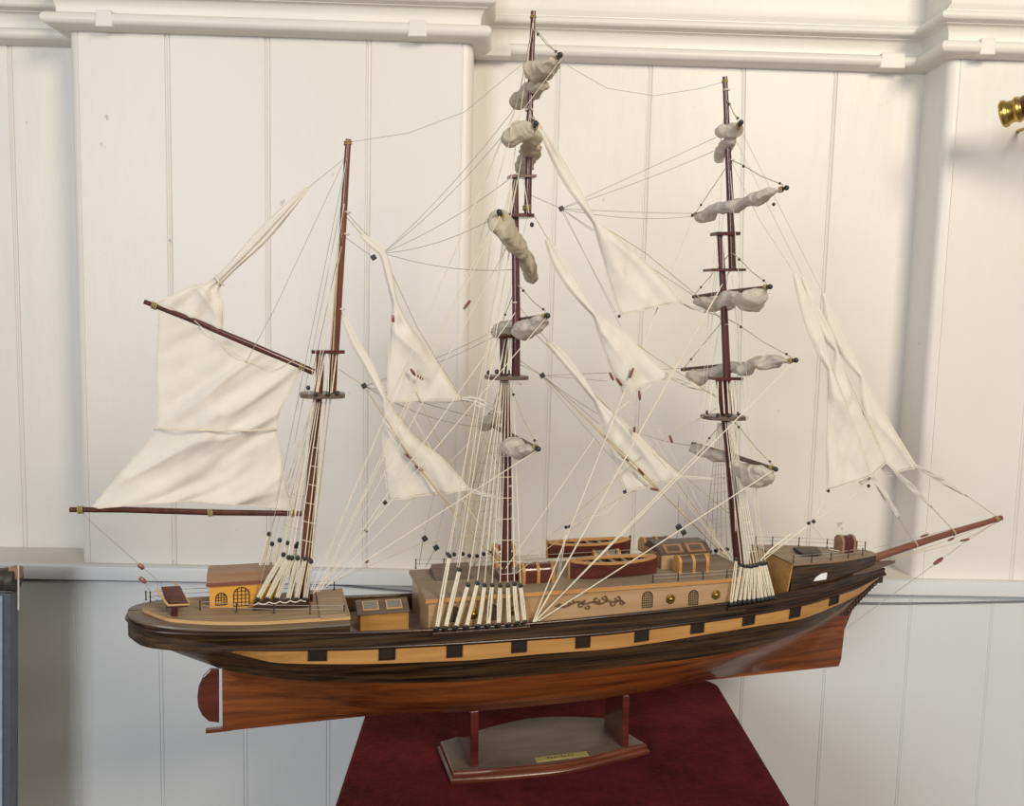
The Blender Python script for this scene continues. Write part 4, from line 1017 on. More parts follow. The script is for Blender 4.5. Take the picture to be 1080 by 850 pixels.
def yard(name, N, Fp, LN, LF, r, bundles, seed, m='furled', rope_r=True):
    a, b = P(N[0], N[1], LN), P(Fp[0], Fp[1], LF); mb = MB()
    pts = [b.lerp(a, k/10) for k in range(11)]; mb.tube(pts, [r*(1-0.35*abs(2*k/10-1)) for k in range(11)], M['brownwood'], 10)
    o = mb.build(name, ship, smooth=True, angle=50); d = (a-b).normalized()
    mb = MB(); mb.ball(a+d*0.002, 0.0034, M['black'], 10); mb.build('end_cap', o, smooth=True)
    mb = MB(); mb.ball(b-d*0.001, 0.0026, M['black'], 8); mb.build('end_cap', o, smooth=True)
    band(o, a-d*0.006, d, 0.0032, 'gold_rope', 0.0012, 3); band(o, b+d*0.004, d, 0.0028, 'gold_rope', 0.001, 2)
    for k, bd in enumerate(bundles):
        path = [(x, y, lerp(LF, LN, max(0, min(1, f)))+0.003, rp*1.15) for x, y, f, rp in bd]
        bundle(o, path, seed+k*3.7, m)
    line('footrope', [b.lerp(a, 0.04)+Vector((0, -0.006, -0.002)), b.lerp(a, 0.5)+Vector((0, -0.010, 0.001)), a.lerp(b, 0.06)+Vector((0, -0.006, -0.002))], 0.0006, 'rope', o)
    return o
# fore mast yards (near end, far end)
fy1 = yard('fore_royal_yard', (781, 130), (757, 166), 0.045, -0.045, 0.0026, [[(780, 131, 0.9, 3), (772, 138, 0.7, 8), (760, 139, 0.6, 8), (754, 137, 0.55, 4)], [(775, 137, 0.8, 4), (768, 152, 0.5, 6), (761, 162, 0.25, 7), (757, 172, 0.1, 3)]], 1.0)
fy2 = yard('fore_topgallant_yard', (828, 198.5), (731, 227), 0.07, -0.07, 0.0029, [[(822, 200, 0.95, 3), (810, 203, 0.85, 7), (797, 210, 0.7, 9.5), (784, 214, 0.6, 7.5), (770, 219, 0.45, 9.5), (756, 220, 0.3, 7), (744, 228, 0.15, 8.5), (733, 231, 0.03, 6)]], 2.0)
fy3 = yard('fore_topsail_yard', (811, 302.5), (732, 313), 0.075, -0.075, 0.0033, [[(808, 305, 0.95, 3), (799, 313, 0.85, 11), (788, 317, 0.72, 13), (774, 313, 0.55, 8), (762, 319, 0.42, 10.5), (748, 320, 0.25, 10), (736, 321, 0.08, 8)]], 3.0)
fy4 = yard('fore_lower_topsail_yard', (838, 380), (720, 389.5), 0.085, -0.085, 0.0036, [[(832, 381, 0.95, 3), (818, 380, 0.85, 7), (808, 384, 0.77, 11), (797, 382, 0.68, 6), (786, 390, 0.58, 9.5), (772, 387, 0.46, 7), (758, 392, 0.34, 8.5), (740, 396, 0.2, 10.5), (724, 396, 0.06, 7)]], 4.0)
fy5 = yard('fore_course_yard', (817, 494.5), (731, 468), 0.085, -0.085, 0.0036, [[(815, 497, 0.97, 3), (806, 501, 0.9, 11), (794, 502, 0.75, 16), (781, 495, 0.6, 12), (770, 487, 0.5, 6)], [(768, 484, 0.45, 6), (758, 481, 0.35, 9.5), (746, 478, 0.22, 8), (733, 474, 0.05, 8.5), (729, 475, 0.0, 3)]], 5.0)
# main mast yards
my1 = yard('main_royal_yard', (590, 59), (543, 113), 0.06, -0.06, 0.0028, [[(587, 63, 0.95, 3), (578, 70, 0.8, 9), (568, 76, 0.65, 13), (558, 80, 0.5, 8)], [(569, 88, 0.65, 7), (562, 95, 0.45, 9), (550, 105, 0.15, 10), (543, 114, 0.0, 6)]], 6.0, 'furl_tan')
my2 = yard('main_topgallant_yard', (565, 131), (547, 181), 0.07, -0.07, 0.0028, [[(562, 134, 0.95, 5), (550, 140, 0.85, 8.5), (538, 143, 0.8, 8.5), (531, 139, 0.8, 4)], [(561, 140, 0.85, 7), (559, 156, 0.55, 9), (553, 172, 0.25, 8), (548, 182, 0.05, 5)]], 7.0, 'furl_tan')
my3 = yard('main_topsail_yard', (527, 224.5), (559, 292), 0.08, -0.08, 0.0031, [[(517, 242, 0.97, 5), (523, 237, 0.92, 11), (533, 240, 0.82, 11), (541, 251, 0.65, 11), (548, 263, 0.45, 9), (556, 276, 0.25, 10), (559, 289, 0.08, 10), (558, 298, 0.0, 4)]], 8.0, 'furl_tan')
my4 = yard('main_lower_topsail_yard', (577, 333), (529, 341), 0.085, -0.085, 0.0034, [[(573, 335, 0.95, 4), (566, 341, 0.85, 10), (557, 347, 0.75, 12), (548, 355, 0.6, 8)], [(545, 341, 0.5, 4), (536, 345, 0.35, 8), (528, 349, 0.15, 9), (524, 350, 0.03, 5)]], 9.0)
my5 = yard('main_course_yard', (567, 473), (511, 445), 0.085, -0.085, 0.0034, [[(565, 474, 0.96, 3), (557, 474, 0.88, 9), (548, 473, 0.75, 11), (538, 470, 0.6, 10), (533, 480, 0.5, 4)], [(527, 440, 0.35, 4), (520, 443, 0.25, 9), (512, 449, 0.08, 9), (508, 451, 0.0, 4)]], 10.0)

# ================================================================== STANDING RIGGING
def block(x, y, t=0.0, r=0.0032, m='black', parent=ship):
    mb = MB(); c = P(x, y, t); d = Vector((1, 0, 0)); mb.obox(c, Vector((r*0.8, 0, r*0.5)), Vector((0, r*0.55, 0)), Vector((-r*0.5, 0, r*0.8)), M[m])
    o = mb.build('rigging_block', parent, bevel=0.0008); return o
def toggle(x0, y0, x1, y1, t=0.014, r=0.0016, parent=ship):
    mb = MB(); a, b = P(x0, y0, t), P(x1, y1, t); mb.tube([a, a.lerp(b, 0.3), a.lerp(b, 0.7), b], [r*0.8, r*1.15, r*1.15, r*0.8], M['roof'] if False else M['sprit'], 8); return mb.build('toggle', parent, smooth=True)
def lanyard(lower, upper, parent=ship, r=0.0009, strands=3, low_disc=True, spread=0.0015):
    a, b = PT(lower), PT(upper); b.z += random.uniform(-0.0012, 0.0012); mb = MB()
    for k in range(strands):
        o = (k-(strands-1)/2)*spread; j = random.uniform(-0.0006, 0.0006)
        mb.tube([a+Vector((o*1.0, -0.001*(k % 2), 0)), a.lerp(b, 0.5)+Vector((o*1.25+j, -0.0012*(k % 2), 0)), b+Vector((o, -0.001*(k % 2), 0))], r, M['rope'], 5)
    q = mb.build('deadeye_lanyard', parent, smooth=True)
    d = (b-a).normalized()
    for c, f in ((a, low_disc), (b, True)):
        if not f: continue
        mb = MB(); mb.tube([c+Vector((0, -0.0024, 0)), c+Vector((0, -0.0016, 0)), c+Vector((0, 0.0016, 0)), c+Vector((0, 0.0024, 0))], [0.0016, 0.0027, 0.0027, 0.0016], M['black'], 10); mb.build('deadeye', q, smooth=True)
    return q
def gang(name, deadeyes, apex, ta, r=0.0006, m='rope'):
    """shrouds from the upper deadeyes to the mast head"""
    q = []
    for (x, y, t), (ax, ay) in zip(deadeyes, apex):
        line(name, [(x, y, t), (ax, ay, ta)], r, m); q.append((P(x, y, t), P(ax, ay, ta)))
    return q
def ratlines(q, u0, u1, n, r=0.00035, m='rope'):
    mb = MB()
    for k in range(n):
        u = lerp(u0, u1, k/(n-1)); pts = [a.lerp(b, u) for a, b in q]; mb.tube(pts, r, M[m], 4, cap=False)
    return mb.build('ratlines', ship, smooth=True)
TCH = 0.0715
# main channel
def channel(x0, y0, x1, y1, t):
    a, b = P(x0, y0, t), P(x1, y1, t); mb = MB(); w = 0.008
    mb.prism([a, b, b+Vector((0, w, 0)), a+Vector((0, w, 0))], (0, 0, -0.0045), M['rail_dark']); mb.build('channel', ship, bevel=0.0006)
    mb = MB(); a2, b2 = a*1, b*1; a2.y *= -1; b2.y *= -1
    mb.prism([a2, b2, b2-Vector((0, w, 0)), a2-Vector((0, w, 0))], (0, 0, -0.0045), M['rail_dark']); mb.build('channel', ship, bevel=0.0006)
channel(456, 668, 560, 660.5, TCH+0.001)
mlow = [(461, 664.5), (470, 664), (481, 663.5), (492, 663), (505, 662), (515, 661.5), (526, 660.5), (537, 660), (546, 658.5), (553.5, 657.5)]
mupp = [(474, 586), (484.5, 601), (493.5, 616), (503.5, 615), (511, 617.5), (519, 618), (527.5, 617), (535.5, 617), (542.5, 616), (549, 618)]
tu = 0.060
for (a, b) in zip(mlow, mupp): lanyard((a[0], a[1]-2, TCH), (b[0], b[1], tu if b[1] > 610 else 0.05), strands=3)
q = gang('shroud', [(x, y-3, tu) for x, y in mupp[2:]], [(527, 402), (529, 402), (530, 402), (532, 402), (534, 402), (536, 402), (538, 402), (541, 402)], 0.010)
ratlines(q[3:], 0.10, 0.62, 6, 0.0004)
line('backstay', [(474, 583, 0.05), (543, 190, 0.004)], 0.0006); line('backstay', [(484, 598, 0.05), (541, 240, 0.005)], 0.0006); line('backstay', [(472, 583, 0.05), (559, 120, 0.004)], 0.00045, 'rope'); line('backstay', [(482, 598, 0.05), (562, 24, 0.003)], 0.00045)
# far side main
fdead = [(472, 583.5), (479, 585), (488, 584), (495, 585.5), (503, 586), (510, 584), (516, 583), (521, 585)]
qf = gang('shroud', [(x, y, -0.060) for x, y in fdead], [(528, 404), (529, 404), (530, 404), (531, 404), (532, 404), (533, 404), (534, 404), (535, 404)], -0.006, 0.0005, 'rope_tan')
ratlines(qf[1:], 0.10, 0.66, 11, 0.0003, 'rope_tan')
for x, y in fdead: lanyard((x-9, y+36, -TCH+0.003), (x, y, -0.06), low_disc=False, strands=2)
# fore channel
channel(768, 641, 822, 633.5, 0.066)
flow = [(771, 638), (775, 637), (780, 636), (785, 635.5), (790, 635), (795, 634.5), (800, 633.5), (804, 633), (808, 632), (812, 631), (816, 630.5)]
fupp = [(776.5, 590), (782, 596), (786, 597.5), (789, 597), (792, 597), (795, 596), (798, 595.5), (800, 595), (802, 594.5), (804.5, 594), (807, 594)]
for a, b in zip(flow, fupp): lanyard((a[0], a[1]-1, 0.0655), (b[0], b[1], 0.052), strands=3, spread=0.0013, r=0.00062)
q = gang('shroud', [(x, y-2, 0.052) for x, y in fupp[1:8]], [(765, 445), (767, 445), (768, 445), (769, 445), (770, 445), (771, 445), (772, 445)], 0.010)
for (x, y, ax, ay) in ((802, 592, 772, 290), (804, 592, 770, 180), (807, 592, 775, 345)): line('backstay', [(x, y, 0.052), (ax, ay, 0.005)], 0.00045)
ratlines(q[2:], 0.08, 0.6, 6, 0.0004)
fd2 = [(722, 583), (729, 582), (735, 581), (741, 580), (747, 579), (752, 578)]
qf = gang('shroud', [(x+20, y, -0.05) for x, y in fd2], [(757, 446), (758, 446), (759, 446), (760, 446), (761, 446), (762, 446)], -0.008, 0.00045, 'rope_tan')
ratlines(qf, 0.12, 0.75, 10, 0.0003, 'rope_tan')
for x, y in fd2[:5]: lanyard((x+18, y+34, -0.052), (x+20, y, -0.05), low_disc=False, strands=2)
# mizzen
mzl = [(272, 633), (282, 633), (292, 633), (304, 633.5), (313, 633), (322, 633)]
mzu = [(299, 585), (304.5, 587.5), (308, 588), (314, 588), (321.5, 590), (328, 591.5)]
for a, b in zip(mzl, mzu): lanyard((a[0], a[1]-2, PRT-0.003), (b[0], b[1], 0.028), strands=4, spread=0.0013)
q = gang('shroud', [(x, y-3, 0.028) for x, y in mzu], [(331, 424), (333, 424), (335, 424), (337, 424), (340, 424), (343, 424)], 0.008)
ratlines(q[3:], 0.1, 0.7, 6, 0.0004)
mzf = [(284, 564), (287, 572.5), (295, 570), (303, 573), (312, 575.5), (314, 574)]
for k, (x, y) in enumerate(mzf): lanyard((x-16+k*2, y+58, -0.035), (x, y, -0.03), low_disc=False, strands=3)
qf = gang('shroud', [(x, y, -0.03) for x, y in mzf], [(330, 426), (331, 426), (332, 426), (333, 426), (334, 426), (335, 426)], -0.006, 0.00045, 'rope')
ratlines(qf[2:], 0.12, 0.35, 3, 0.0003, 'rope_tan')
line('backstay', [(272, 630, PRT-0.003), (366, 165, 0.003)], 0.00035, 'rope_grey'); line('backstay', [(299, 583, 0.028), (365, 170, 0.003)], 0.00035, 'rope'); line('backstay', [(304, 585, 0.028), (360, 260, 0.004)], 0.00045, 'rope'); line('backstay', [(311, 540, 0.02), (363, 215, 0.004)], 0.0005, 'rope')
for x0, x1 in ((325, 344), (329, 348)): line('mast_rope', [(x0, 588, 0.01), (x1, 424, 0.008), (358, 250, 0.006)], 0.0007, 'rope_tan')

# ---- stays
def stay(pts, r=0.0005, m='rope_tan', name='stay', sag=0.0): return line(name, pts, r, m, sag=sag)
stay([(367.5, 150), (430, 140.5), (490, 118), (560, 60)], 0.0003, 'rope_grey'); stay([(562.5, 28), (600, 70), (640, 93), (690, 101), (740, 93), (764, 86)], 0.0003, 'rope_grey')
stay([(366, 165), (324, 199)], 0.0003, 'rope_grey')
stay([(558, 116), (572, 137)], 0.0005); stay([(627, 233), (680, 266), (736, 312), (760, 336)], 0.0006); stay([(744, 329), (762, 334)], 0.0006)
stay([(562, 225), (578, 252)], 0.0005); stay([(626, 331), (690, 376), (757, 420)], 0.0006); stay([(740, 410), (755, 417)], 0.0006)
stay([(548, 324), (578, 360)], 0.0005); stay([(627, 422), (700, 484), (773, 545)], 0.0006); stay([(751, 504), (770, 504)], 0.0005)
stay([(362, 225), (382, 248)], 0.0005); stay([(404, 268), (440, 345), (485, 418), (531, 500)], 0.0006); stay([(522, 432), (534, 433)], 0.0006)
stay([(357, 320), (362, 334)], 0.0005); stay([(404, 420), (450, 470), (495, 516), (533, 560)], 0.0005); stay([(525, 525), (533, 527)], 0.0005)
# heavy stays with toggles, main to fore and mizzen to main
for k, (x1, y1, t) in enumerate(((764, 585, 0.006), (766, 588, 0.002), (769, 590, -0.004))): stay([(572, 396, 0), (620, 443, 0.012), (x1-100, y1-95-k*3, 0.013+t/2), (720, 540+k, 0.010), (x1, y1, t)], 0.0008)
stay([(548, 380), (572, 396)], 0.0006); stay([(553, 340), (700, 490, 0.002), (772, 588)], 0.0006)
for k in range(4): stay([(640+k*14, 420+k*3, 0), (700+k*11, 500+k*8, 0), (768, 588, 0)], 0.0004, 'rope')
toggle(656, 482, 663, 486); toggle(673, 494, 679, 501); toggle(686, 515, 694, 517); toggle(643, 393, 647, 401); toggle(650, 399, 656, 407); toggle(664, 399, 668, 388); toggle(674, 412, 675, 422); toggle(669, 450, 669, 456); toggle(706, 459, 709, 467)
for k, t in enumerate((0.004, -0.002)): stay([(384, 407, 0), (410, 447, 0.012), (433, 482+k, 0.013+t), (480, 540+k*2, 0.008+t), (530, 600, t)], 0.0008)
stay([(355, 388), (384, 407)], 0.0005); stay([(432, 400), (500, 540), (531, 597)], 0.0007); stay([(410, 395), (470, 500), (530, 590)], 0.0005, 'rope')
toggle(427, 478, 435, 484); toggle(438, 491, 446, 497); toggle(414, 332, 415, 340); toggle(433, 389, 438, 396); toggle(440, 396, 446, 400); toggle(489, 326, 496, 317); toggle(386, 594, 388, 590)
block(384, 407); block(394, 271.5); block(404, 266, 0, 0.002, 'rope'); block(572, 396); block(592, 220); block(406, 530, 0, 0.0025); block(386, 560, 0, 0.002); block(448, 568, 0.02, 0.0034); block(460, 577.5, 0.02, 0.0034); block(597, 556, 0.03, 0.0022); block(601, 555.5, 0.03, 0.0022); block(716, 556, 0, 0.0040); block(721, 561.5, 0, 0.0034); block(653, 333.5, 0, 0.002); block(659, 518.5, 0, 0.0025); block(853, 552, 0.02, 0.0026); block(858, 550, 0.02, 0.0026); block(873.5, 517.5, 0.006, 0.0024); block(916, 512.5, -0.004, 0.0024); block(816, 215.5, 0, 0.0022)
# braces: far yard ends back to blocks, fans of thin grey thread
stay([(361, 248), (394, 271.5)], 0.0004, 'rope_grey'); stay([(366, 225), (404, 266)], 0.0004, 'rope_grey')
for (x, y, t) in ((543, 114, -0.06), (531, 142, 0.03), (547, 181, -0.07), (524, 228, 0.06), (545, 284, -0.05)): stay([(404, 267), (x, y, t)], 0.00038, 'rope_grey', 'brace', 0.008)
for (x, y, t, sg) in ((527, 346, -0.06, 0.004), (523, 354, 0.0, 0.006), (506, 450, -0.08, 0.01), (520, 446, -0.06, 0.0), (500, 420, 0, 0.012)): stay([(384, 407), (x, y, t)], 0.00042, 'rope_grey', 'brace', sg)
stay([(558, 205), (592, 220)], 0.0004, 'rope_grey'); stay([(548, 384), (572, 396)], 0.0004, 'rope_grey')
for (x, y, t, sg) in ((755, 145, 0.0, 0.0), (756, 158, -0.03, 0.003), (730, 225, -0.06, 0.001), (731, 228, -0.07, 0.007), (625, 244, 0, 0), (732, 312, -0.07, 0.0)): stay([(592, 220), (x, y, t)], 0.00036, 'rope_grey', 'brace', sg)
for (x, y, t, sg) in ((722, 388, -0.08, 0.001), (640, 402, 0, 0.0), (632, 447, 0, 0.0), (731, 470, -0.08, 0.018)): stay([(572, 396), (x, y, t)], 0.00042, 'rope_grey', 'brace', sg)
for a, b in (((592, 222), (650, 330)), ((594, 222), (655, 345)), ((572, 398), (660, 500))): stay([a, b], 0.0003, 'rope_grey', 'brace')
# braces: near yard ends down to the rail
TB = 0.069
for (x, y, t, dx) in ((732, 228, -0.05, 0), (770, 285, 0.0, 1), (838, 381, 0.085, 2), (746, 468, 0.03, 3), (762, 300, 0, 1.5), (817, 495, 0.085, 6)): stay([(562+dx, 656-dx*0.2, TB), (x, y, t)], 0.0007, 'rope', 'brace')
for (x, y, t, x0, y0) in ((531, 142, 0.02, 330, 622), (516, 243, 0.07, 334, 624), (543, 117, -0.05, 328, 622), (527, 228, 0.08, 336, 624), (543, 330, 0.03, 338, 622), (577, 334, 0.085, 330, 626), (535, 260, 0, 340, 620), (568, 474, 0.085, 344, 618), (510, 452, -0.07, 346, 616)): stay([(x0, y0, 0.05), (x, y, t)], 0.00055 if y > 200 else 0.0004, 'rope', 'brace')
stay([(592, 62, 0.06), (545, 125, 0.05), (483, 330, 0.05), (333, 622, 0.05)], 0.00035, 'rope', 'brace')
stay([(533, 600, 0.03), (642, 440, 0.0), (758, 352, 0)], 0.0005, 'rope', 'halyard'); stay([(540, 600, 0.03), (690, 470, 0.0), (757, 430, 0)], 0.0005, 'rope_tan', 'halyard'); stay([(544, 605, 0.03), (620, 545, 0.0), (690, 505, 0)], 0.0005, 'rope_tan', 'halyard')
stay([(590, 608, 0.05), (598, 556, 0.03), (640, 540, 0), (661, 519, 0)], 0.0004, 'rope', 'sheet'); stay([(588, 608, 0.05), (597, 556, 0.03)], 0.0004, 'rope', 'sheet')
stay([(340, 618, 0.04), (386, 562, 0), (406, 530, 0), (450, 478, 0.0)], 0.0005, 'rope', 'sheet'); stay([(345, 616, 0.04), (440, 575, 0), (520, 560, -0.02)], 0.00035, 'rope_tan', 'sheet')
stay([(442, 597, -0.03), (446, 570, 0.02), (458, 520, 0)], 0.0004, 'rope_grey', 'sheet'); stay([(449, 598, -0.03), (458, 580, 0.02), (470, 530, 0)], 0.0004, 'rope_grey', 'sheet')
stay([(713, 578, -0.03), (715, 556, 0), (716, 520, 0)], 0.0004, 'rope_grey', 'sheet'); stay([(718, 580, -0.03), (721, 562, 0), (726, 510, 0)], 0.0004, 'rope_grey', 'sheet')
stay([(803, 589, 0.04), (858, 551, 0.02), (873, 518, 0.006)], 0.0006, 'rope', 'sheet'); stay([(806, 590, 0.045), (853, 553, 0.02), (915, 513, -0.004)], 0.0006, 'rope', 'sheet'); stay([(855, 553, 0.02), (862, 560, 0.01), (875, 579, 0.01), (885, 581, 0.012)], 0.0005, 'rope', 'sheet')
stay([(802, 591, 0.05), (812, 580, 0.045), (834, 563, 0.035)], 0.0011, 'rope', 'sheet')
# yard lifts, both ends
for nm, (mx, my), N_, t1, F_, t2 in (('f', (771, 169), (826, 195), 0.07, (734, 224), -0.07), ('f', (766, 105), (779, 126), 0.045, (759, 160), -0.045), ('f', (771, 266), (808, 298), 0.075, (734, 309), -0.075), ('f', (765, 335), (834, 376), 0.085, (723, 386), -0.085), ('f', (768, 438), (815, 490), 0.085, (745, 466), -0.06), ('m', (561, 30), (588, 56), 0.06, (546, 108), -0.06), ('m', (545, 300), (575, 328), 0.085, (531, 337), -0.08), ('m', (534, 400), (566, 469), 0.085, (513, 443), -0.08), ('m', (557, 112), (563, 128), 0.06, (548, 176), -0.06)):
    a, b, c = P(mx, my), P(N_[0], N_[1], t1), P(F_[0], F_[1], t2)
    line('yard_lift', [a, a.lerp(b, 0.22)+Vector((0, 0, 0.001)), a.lerp(b, 0.6)-Vector((0, 0, 0.002)), b], 0.0007, 'rope_tan'); line('yard_lift', [a, c], 0.0005, 'rope_tan')
    mb = MB(); mb.ball(a.lerp(b, 0.25), 0.0020, M['black'], 8); mb.build('rigging_block', ship, smooth=True)
    mb = MB(); mb.ball(b.lerp(a, 0.06), 0.0018, M['black'], 8); mb.build('rigging_block', ship, smooth=True)
    mb = MB(); mb.ball(a.lerp(c, 0.85), 0.0018, M['black'], 8); mb.build('rigging_block', ship, smooth=True)
# head stays carrying the jibs
stay([(771, 169), (800, 230), (838, 288, 0.006)], 0.00045, 'rope'); stay([(768, 130), (782, 160), (847, 291, -0.004)], 0.00045, 'rope'); stay([(766, 100), (782, 138), (868, 309, -0.014)], 0.00045, 'rope')
stay([(948, 546, 0.006), (964, 572.5, 0.002)], 0.0006); stay([(983, 535, -0.004), (1005, 559)], 0.0006); stay([(1020, 523, -0.014), (1050, 544)], 0.0006)
stay([(875, 388, 0.006), (919, 500, 0.006)], 0.0009, 'rope'); stay([(881, 368, -0.004), (935, 487, -0.004)], 0.0009, 'rope'); stay([(908, 396, -0.014), (966, 491, -0.014)], 0.0009, 'rope')
# bowsprit rigging
stay([(1052, 550), (1017, 572, 0.012), (990, 592, 0.012), (940, 628, 0.008), (893, 662)], 0.00045, 'rope_grey'); stay([(943, 590, 0.004), (1003, 568.5, 0.006), (1050, 550)], 0.0005, 'rope_tan'); stay([(940, 590, 0.008), (1000, 575, 0.012), (1017, 569, 0.012), (1052, 550)], 0.00045, 'rope_tan'); stay([(922, 578, -0.008), (975, 565, -0.012), (1052, 546, 0)], 0.0004, 'rope_grey')
toggle(985, 595, 994, 588.5, 0.012, 0.0024); toggle(1013, 570.5, 1022, 568.5, 0.012); toggle(971, 566, 979, 563.5, -0.012); toggle(1000, 570, 1006, 567.5, 0.006)
# spanker gear
stay([(94, 549), (150, 598, 0.01), (166, 612, 0.01)], 0.0005, 'rope_grey'); toggle(146, 595, 151.5, 600, 0.01, 0.0022); toggle(147, 609, 154, 614.5, 0.01, 0.0022); stay([(154, 614, 0.01), (158, 624, 0.01)], 0.0004, 'rope_grey'); stay([(85, 538), (94, 549)], 0.0004, 'rope_grey')
stay([(365, 165), (289, 327), (260, 381, 0.008)], 0.0003, 'rope_grey'); stay([(205, 338, 0.004), (240, 370, 0.008), (260, 381, 0.008), (290, 390, 0.008), (318, 376, 0.004)], 0.0004, 'rope', 'halyard'); block(260, 382, 0.008, 0.0018, 'rope_tan')
stay([(318, 388, 0.003), (312, 450, 0.006), (300, 580, 0.02)], 0.0004, 'rope', 'halyard'); stay([(365, 232), (330, 392)], 0.0004, 'rope_grey'); stay([(363, 200), (310, 470)], 0.0003, 'rope_grey')
# thin running threads beside the masts
for pts in (((540, 190), (505, 420), (497, 520)), ((556, 230), (520, 380), (480, 560)), ((562, 40), (525, 190), (512, 300)), ((543, 240), (500, 450), (492, 560)), ((770, 180), (748, 330), (728, 560)), ((768, 290), (742, 440), (740, 560)), ((766, 110), (757, 260), (748, 300)), ((759, 260), (745, 400), (735, 450))): stay([(x, y, -0.02) for x, y in pts], 0.0003, 'rope', 'backstay')

# ================================================================== OTHER THINGS IN VIEW
# framed picture at the left edge, standing out from the wall
PY = 1.33
fr = empty('picture_frame', wallpt(2, 850, PY)); fr.location.z = TABZ-0.42; fr.rotation_euler.y = R(2.0)
tag(fr, 'blue-grey picture frame cut off by the left edge of the photo', 'picture')
def fl_(x, y, Y): return wallpt(x, y, Y)-fr.location
pr, pt_ = fl_(11.5, 626, PY), 0
pr.x -= math.tan(R(2.0))*pr.z
zt = pr.z; xr = pr.x; xl = xr-0.36; zb = 0.0
mb = MB()
def bar(x0, x1, z0, z1, y0, y1, m): mb.box((x0, y0, z0), (x1, y1, z1), m)
bar(xr-0.012, xr, zb, zt, 0, 0.019, M['blue']); bar(xl, xl+0.012, zb, zt, 0, 0.019, M['blue']); bar(xl, xr, zt-0.010, zt, 0.001, 0.019, M['blue']); bar(xl, xr, zb, zb+0.012, 0.001, 0.019, M['blue'])
mb.build('frame', fr, bevel=0.001)
mb = MB(); bar(xr-0.0175, xr-0.012, zb+0.012, zt-0.003, -0.003, 0.012, M['blue_light']); bar(xl+0.012, xr-0.0175, zt-0.0075, zt-0.003, -0.003, 0.012, M['blue_light']); bar(xl+0.012, xl+0.0175, zb+0.012, zt-0.003, -0.003, 0.012, M['blue_light']); bar(xl+0.0175, xr-0.0175, zb+0.012, zb+0.017, -0.003, 0.012, M['blue_light']); mb.build('inner_slip', fr)
mb = MB(); bar(xl+0.012, xr-0.012, zb+0.012, zt-0.005, 0.010, 0.016, M['dark_print']); mb.build('picture', fr)
mb = MB(); bar((xl+xr)/2-0.02, (xl+xr)/2+0.02, zb+0.05, zt-0.05, 0.016, LOWY-PY, M['blue']); mb.build('wall_bracket', fr)
# carved piece lying along the frame's top
cvl = fr.location+Matrix.Rotation(R(2.0), 3, 'Y')@Vector((xr-0.080, 0.010, zt+0.0012))
cv = empty('carved_ornament', cvl); cv.rotation_euler.y = R(2.0); tag(cv, 'dark carved wooden ornament lying on the blue-grey frame', 'ornament')
mb = MB(); rows = []
for i in range(40):
    u = i/39; r = []
    for k in range(14):
        a = 2*math.pi*k/14; p = Vector((lerp(-0.08, 0.084, u), 0.017*math.cos(a), 0.0185+0.018*math.sin(a)))
        q = 1+0.25*noise.noise(p*110)+0.12*math.sin(u*95+2*a)
        r.append(Vector((p.x, p.y*q, 0.0005+(p.z-0.0005)*(1+0.12*noise.noise(p*80)))))
    rows.append(r)
mb.grid(rows, M['carved'], True); mb.add(rows[0], [tuple(range(14))], M['carved']); mb.add(rows[-1], [tuple(range(14))], M['carved']); mb.build('carved_body', cv, smooth=True, angle=70)
mb = MB(); mb.box((0.074, -0.008, 0.021), (0.089, 0.010, 0.040), M['pinkwood']); mb.build('wooden_end', cv, bevel=0.002)
mb = MB(); w0 = wallpt(19.5, 596, PY); w1 = wallpt(19.5, 643, PY); mb.tube([*[Matrix.Rotation(R(-2.0), 3, 'Y')@(w-cv.location) for w in (w0, w0*0.5+w1*0.5, w1)]], 0.0012, M['rope'], 6); mb.build('cord_end', cv, smooth=True)
# brass telescope on wall hooks
TY = 1.36
ta, tb2 = wallpt(1063, 119, TY), wallpt(1180, 82, TY-0.10)
ax = (tb2-ta).normalized(); tl = empty('telescope', ta); tag(tl, 'brass and wood telescope on the right wall, cut by the photo edge', 'telescope')
def lathe(prof, m, name, parent=tl, n=28):
    a = ax.orthogonal().normalized(); b = ax.cross(a); mb = MB()
    mb.grid([[ax*h+(a*math.cos(2*math.pi*k/n)+b*math.sin(2*math.pi*k/n))*r for k in range(n)] for h, r in prof], m, True)
    return mb.build(name, parent, smooth=True, angle=35)
lathe([(-0.008, 0.0001), (-0.008, 0.015), (-0.0085, 0.0195), (-0.006, 0.0215), (-0.002, 0.0210), (0.001, 0.0180), (0.004, 0.0172), (0.009, 0.0172), (0.012, 0.0195), (0.0145, 0.0205), (0.017, 0.0195), (0.019, 0.0178), (0.022, 0.0175)], M['brass'], 'end_cap')
lathe([(0.020, 0.0168), (0.024, 0.0185), (0.12, 0.0200), (0.20, 0.0205), (0.20, 0.0001)], M['redwood'], 'barrel')
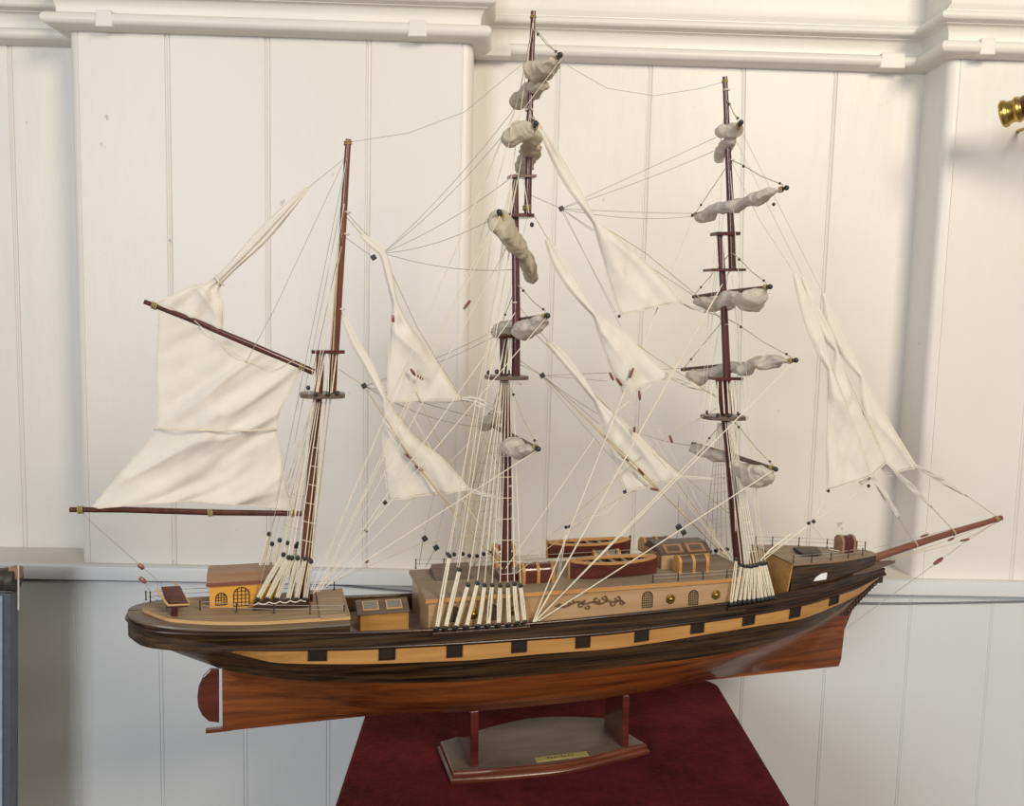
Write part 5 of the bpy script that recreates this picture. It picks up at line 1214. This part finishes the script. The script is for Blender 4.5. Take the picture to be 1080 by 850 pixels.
lathe([(0.198, 0.015), (0.198, 0.0225), (0.206, 0.0225), (0.206, 0.0180), (0.28, 0.0180), (0.28, 0.0205), (0.290, 0.0205), (0.290, 0.0001)], M['brass'], 'draw_tube')
for h in (0.13, 0.19):
    mb = MB(); c = ax*h; wl = Vector((c.x, BOXY-ta.y+0.002, c.z-0.026))
    mb.tube([wl, Vector((c.x, c.y+0.03, c.z-0.026)), Vector((c.x, c.y, c.z-0.0235)), Vector((c.x, c.y-0.022, c.z-0.014)), Vector((c.x, c.y-0.0265, c.z+0.004))], 0.003, M['brass'], 8); mb.build('hook', tl, smooth=True)

# ================================================================== LIGHT AND CAMERA
def area(name, loc, target, sx, sy, power, col):
    d = bpy.data.lights.new(name, 'AREA'); d.shape = 'RECTANGLE'; d.size = sx; d.size_y = sy; d.energy = power; d.color = col
    o = bpy.data.objects.new(name, d); C.objects.link(o); o.location = loc
    o.rotation_euler = (Vector(target)-Vector(loc)).to_track_quat('-Z', 'Y').to_euler(); return o
area('window_light', (-2.1, -3.2, 2.1), (0.1, 1.4, 1.15), 1.5, 1.6, 92, (0.93, 0.97, 1.0))
area('ceiling_lamp', (1.25, -0.95, 2.5), (0.4, 1.45, 1.15), 0.8, 0.8, 50, (1.0, 0.87, 0.68))
wd = bpy.data.worlds.new('room_light'); sc.world = wd; wd.use_nodes = True
wd.node_tree.nodes['Background'].inputs[0].default_value = (1.0, 0.97, 0.93, 1); wd.node_tree.nodes['Background'].inputs[1].default_value = 0.27
cd = bpy.data.cameras.new('camera'); co = bpy.data.objects.new('camera', cd); C.objects.link(co)
cd.sensor_width = 36; cd.sensor_fit = 'HORIZONTAL'; cd.lens = 36*F/1080; cd.clip_start = 0.02
co.matrix_world = Matrix(((rt.x, up.x, -fw.x, CAM.x), (rt.y, up.y, -fw.y, CAM.y), (rt.z, up.z, -fw.z, CAM.z), (0, 0, 0, 1)))
sc.camera = co
vs = sc.view_settings; vs.view_transform = 'Standard'; vs.look = 'None'; vs.gamma = 1; vs.use_curve_mapping = False; vs.exposure = 0.0
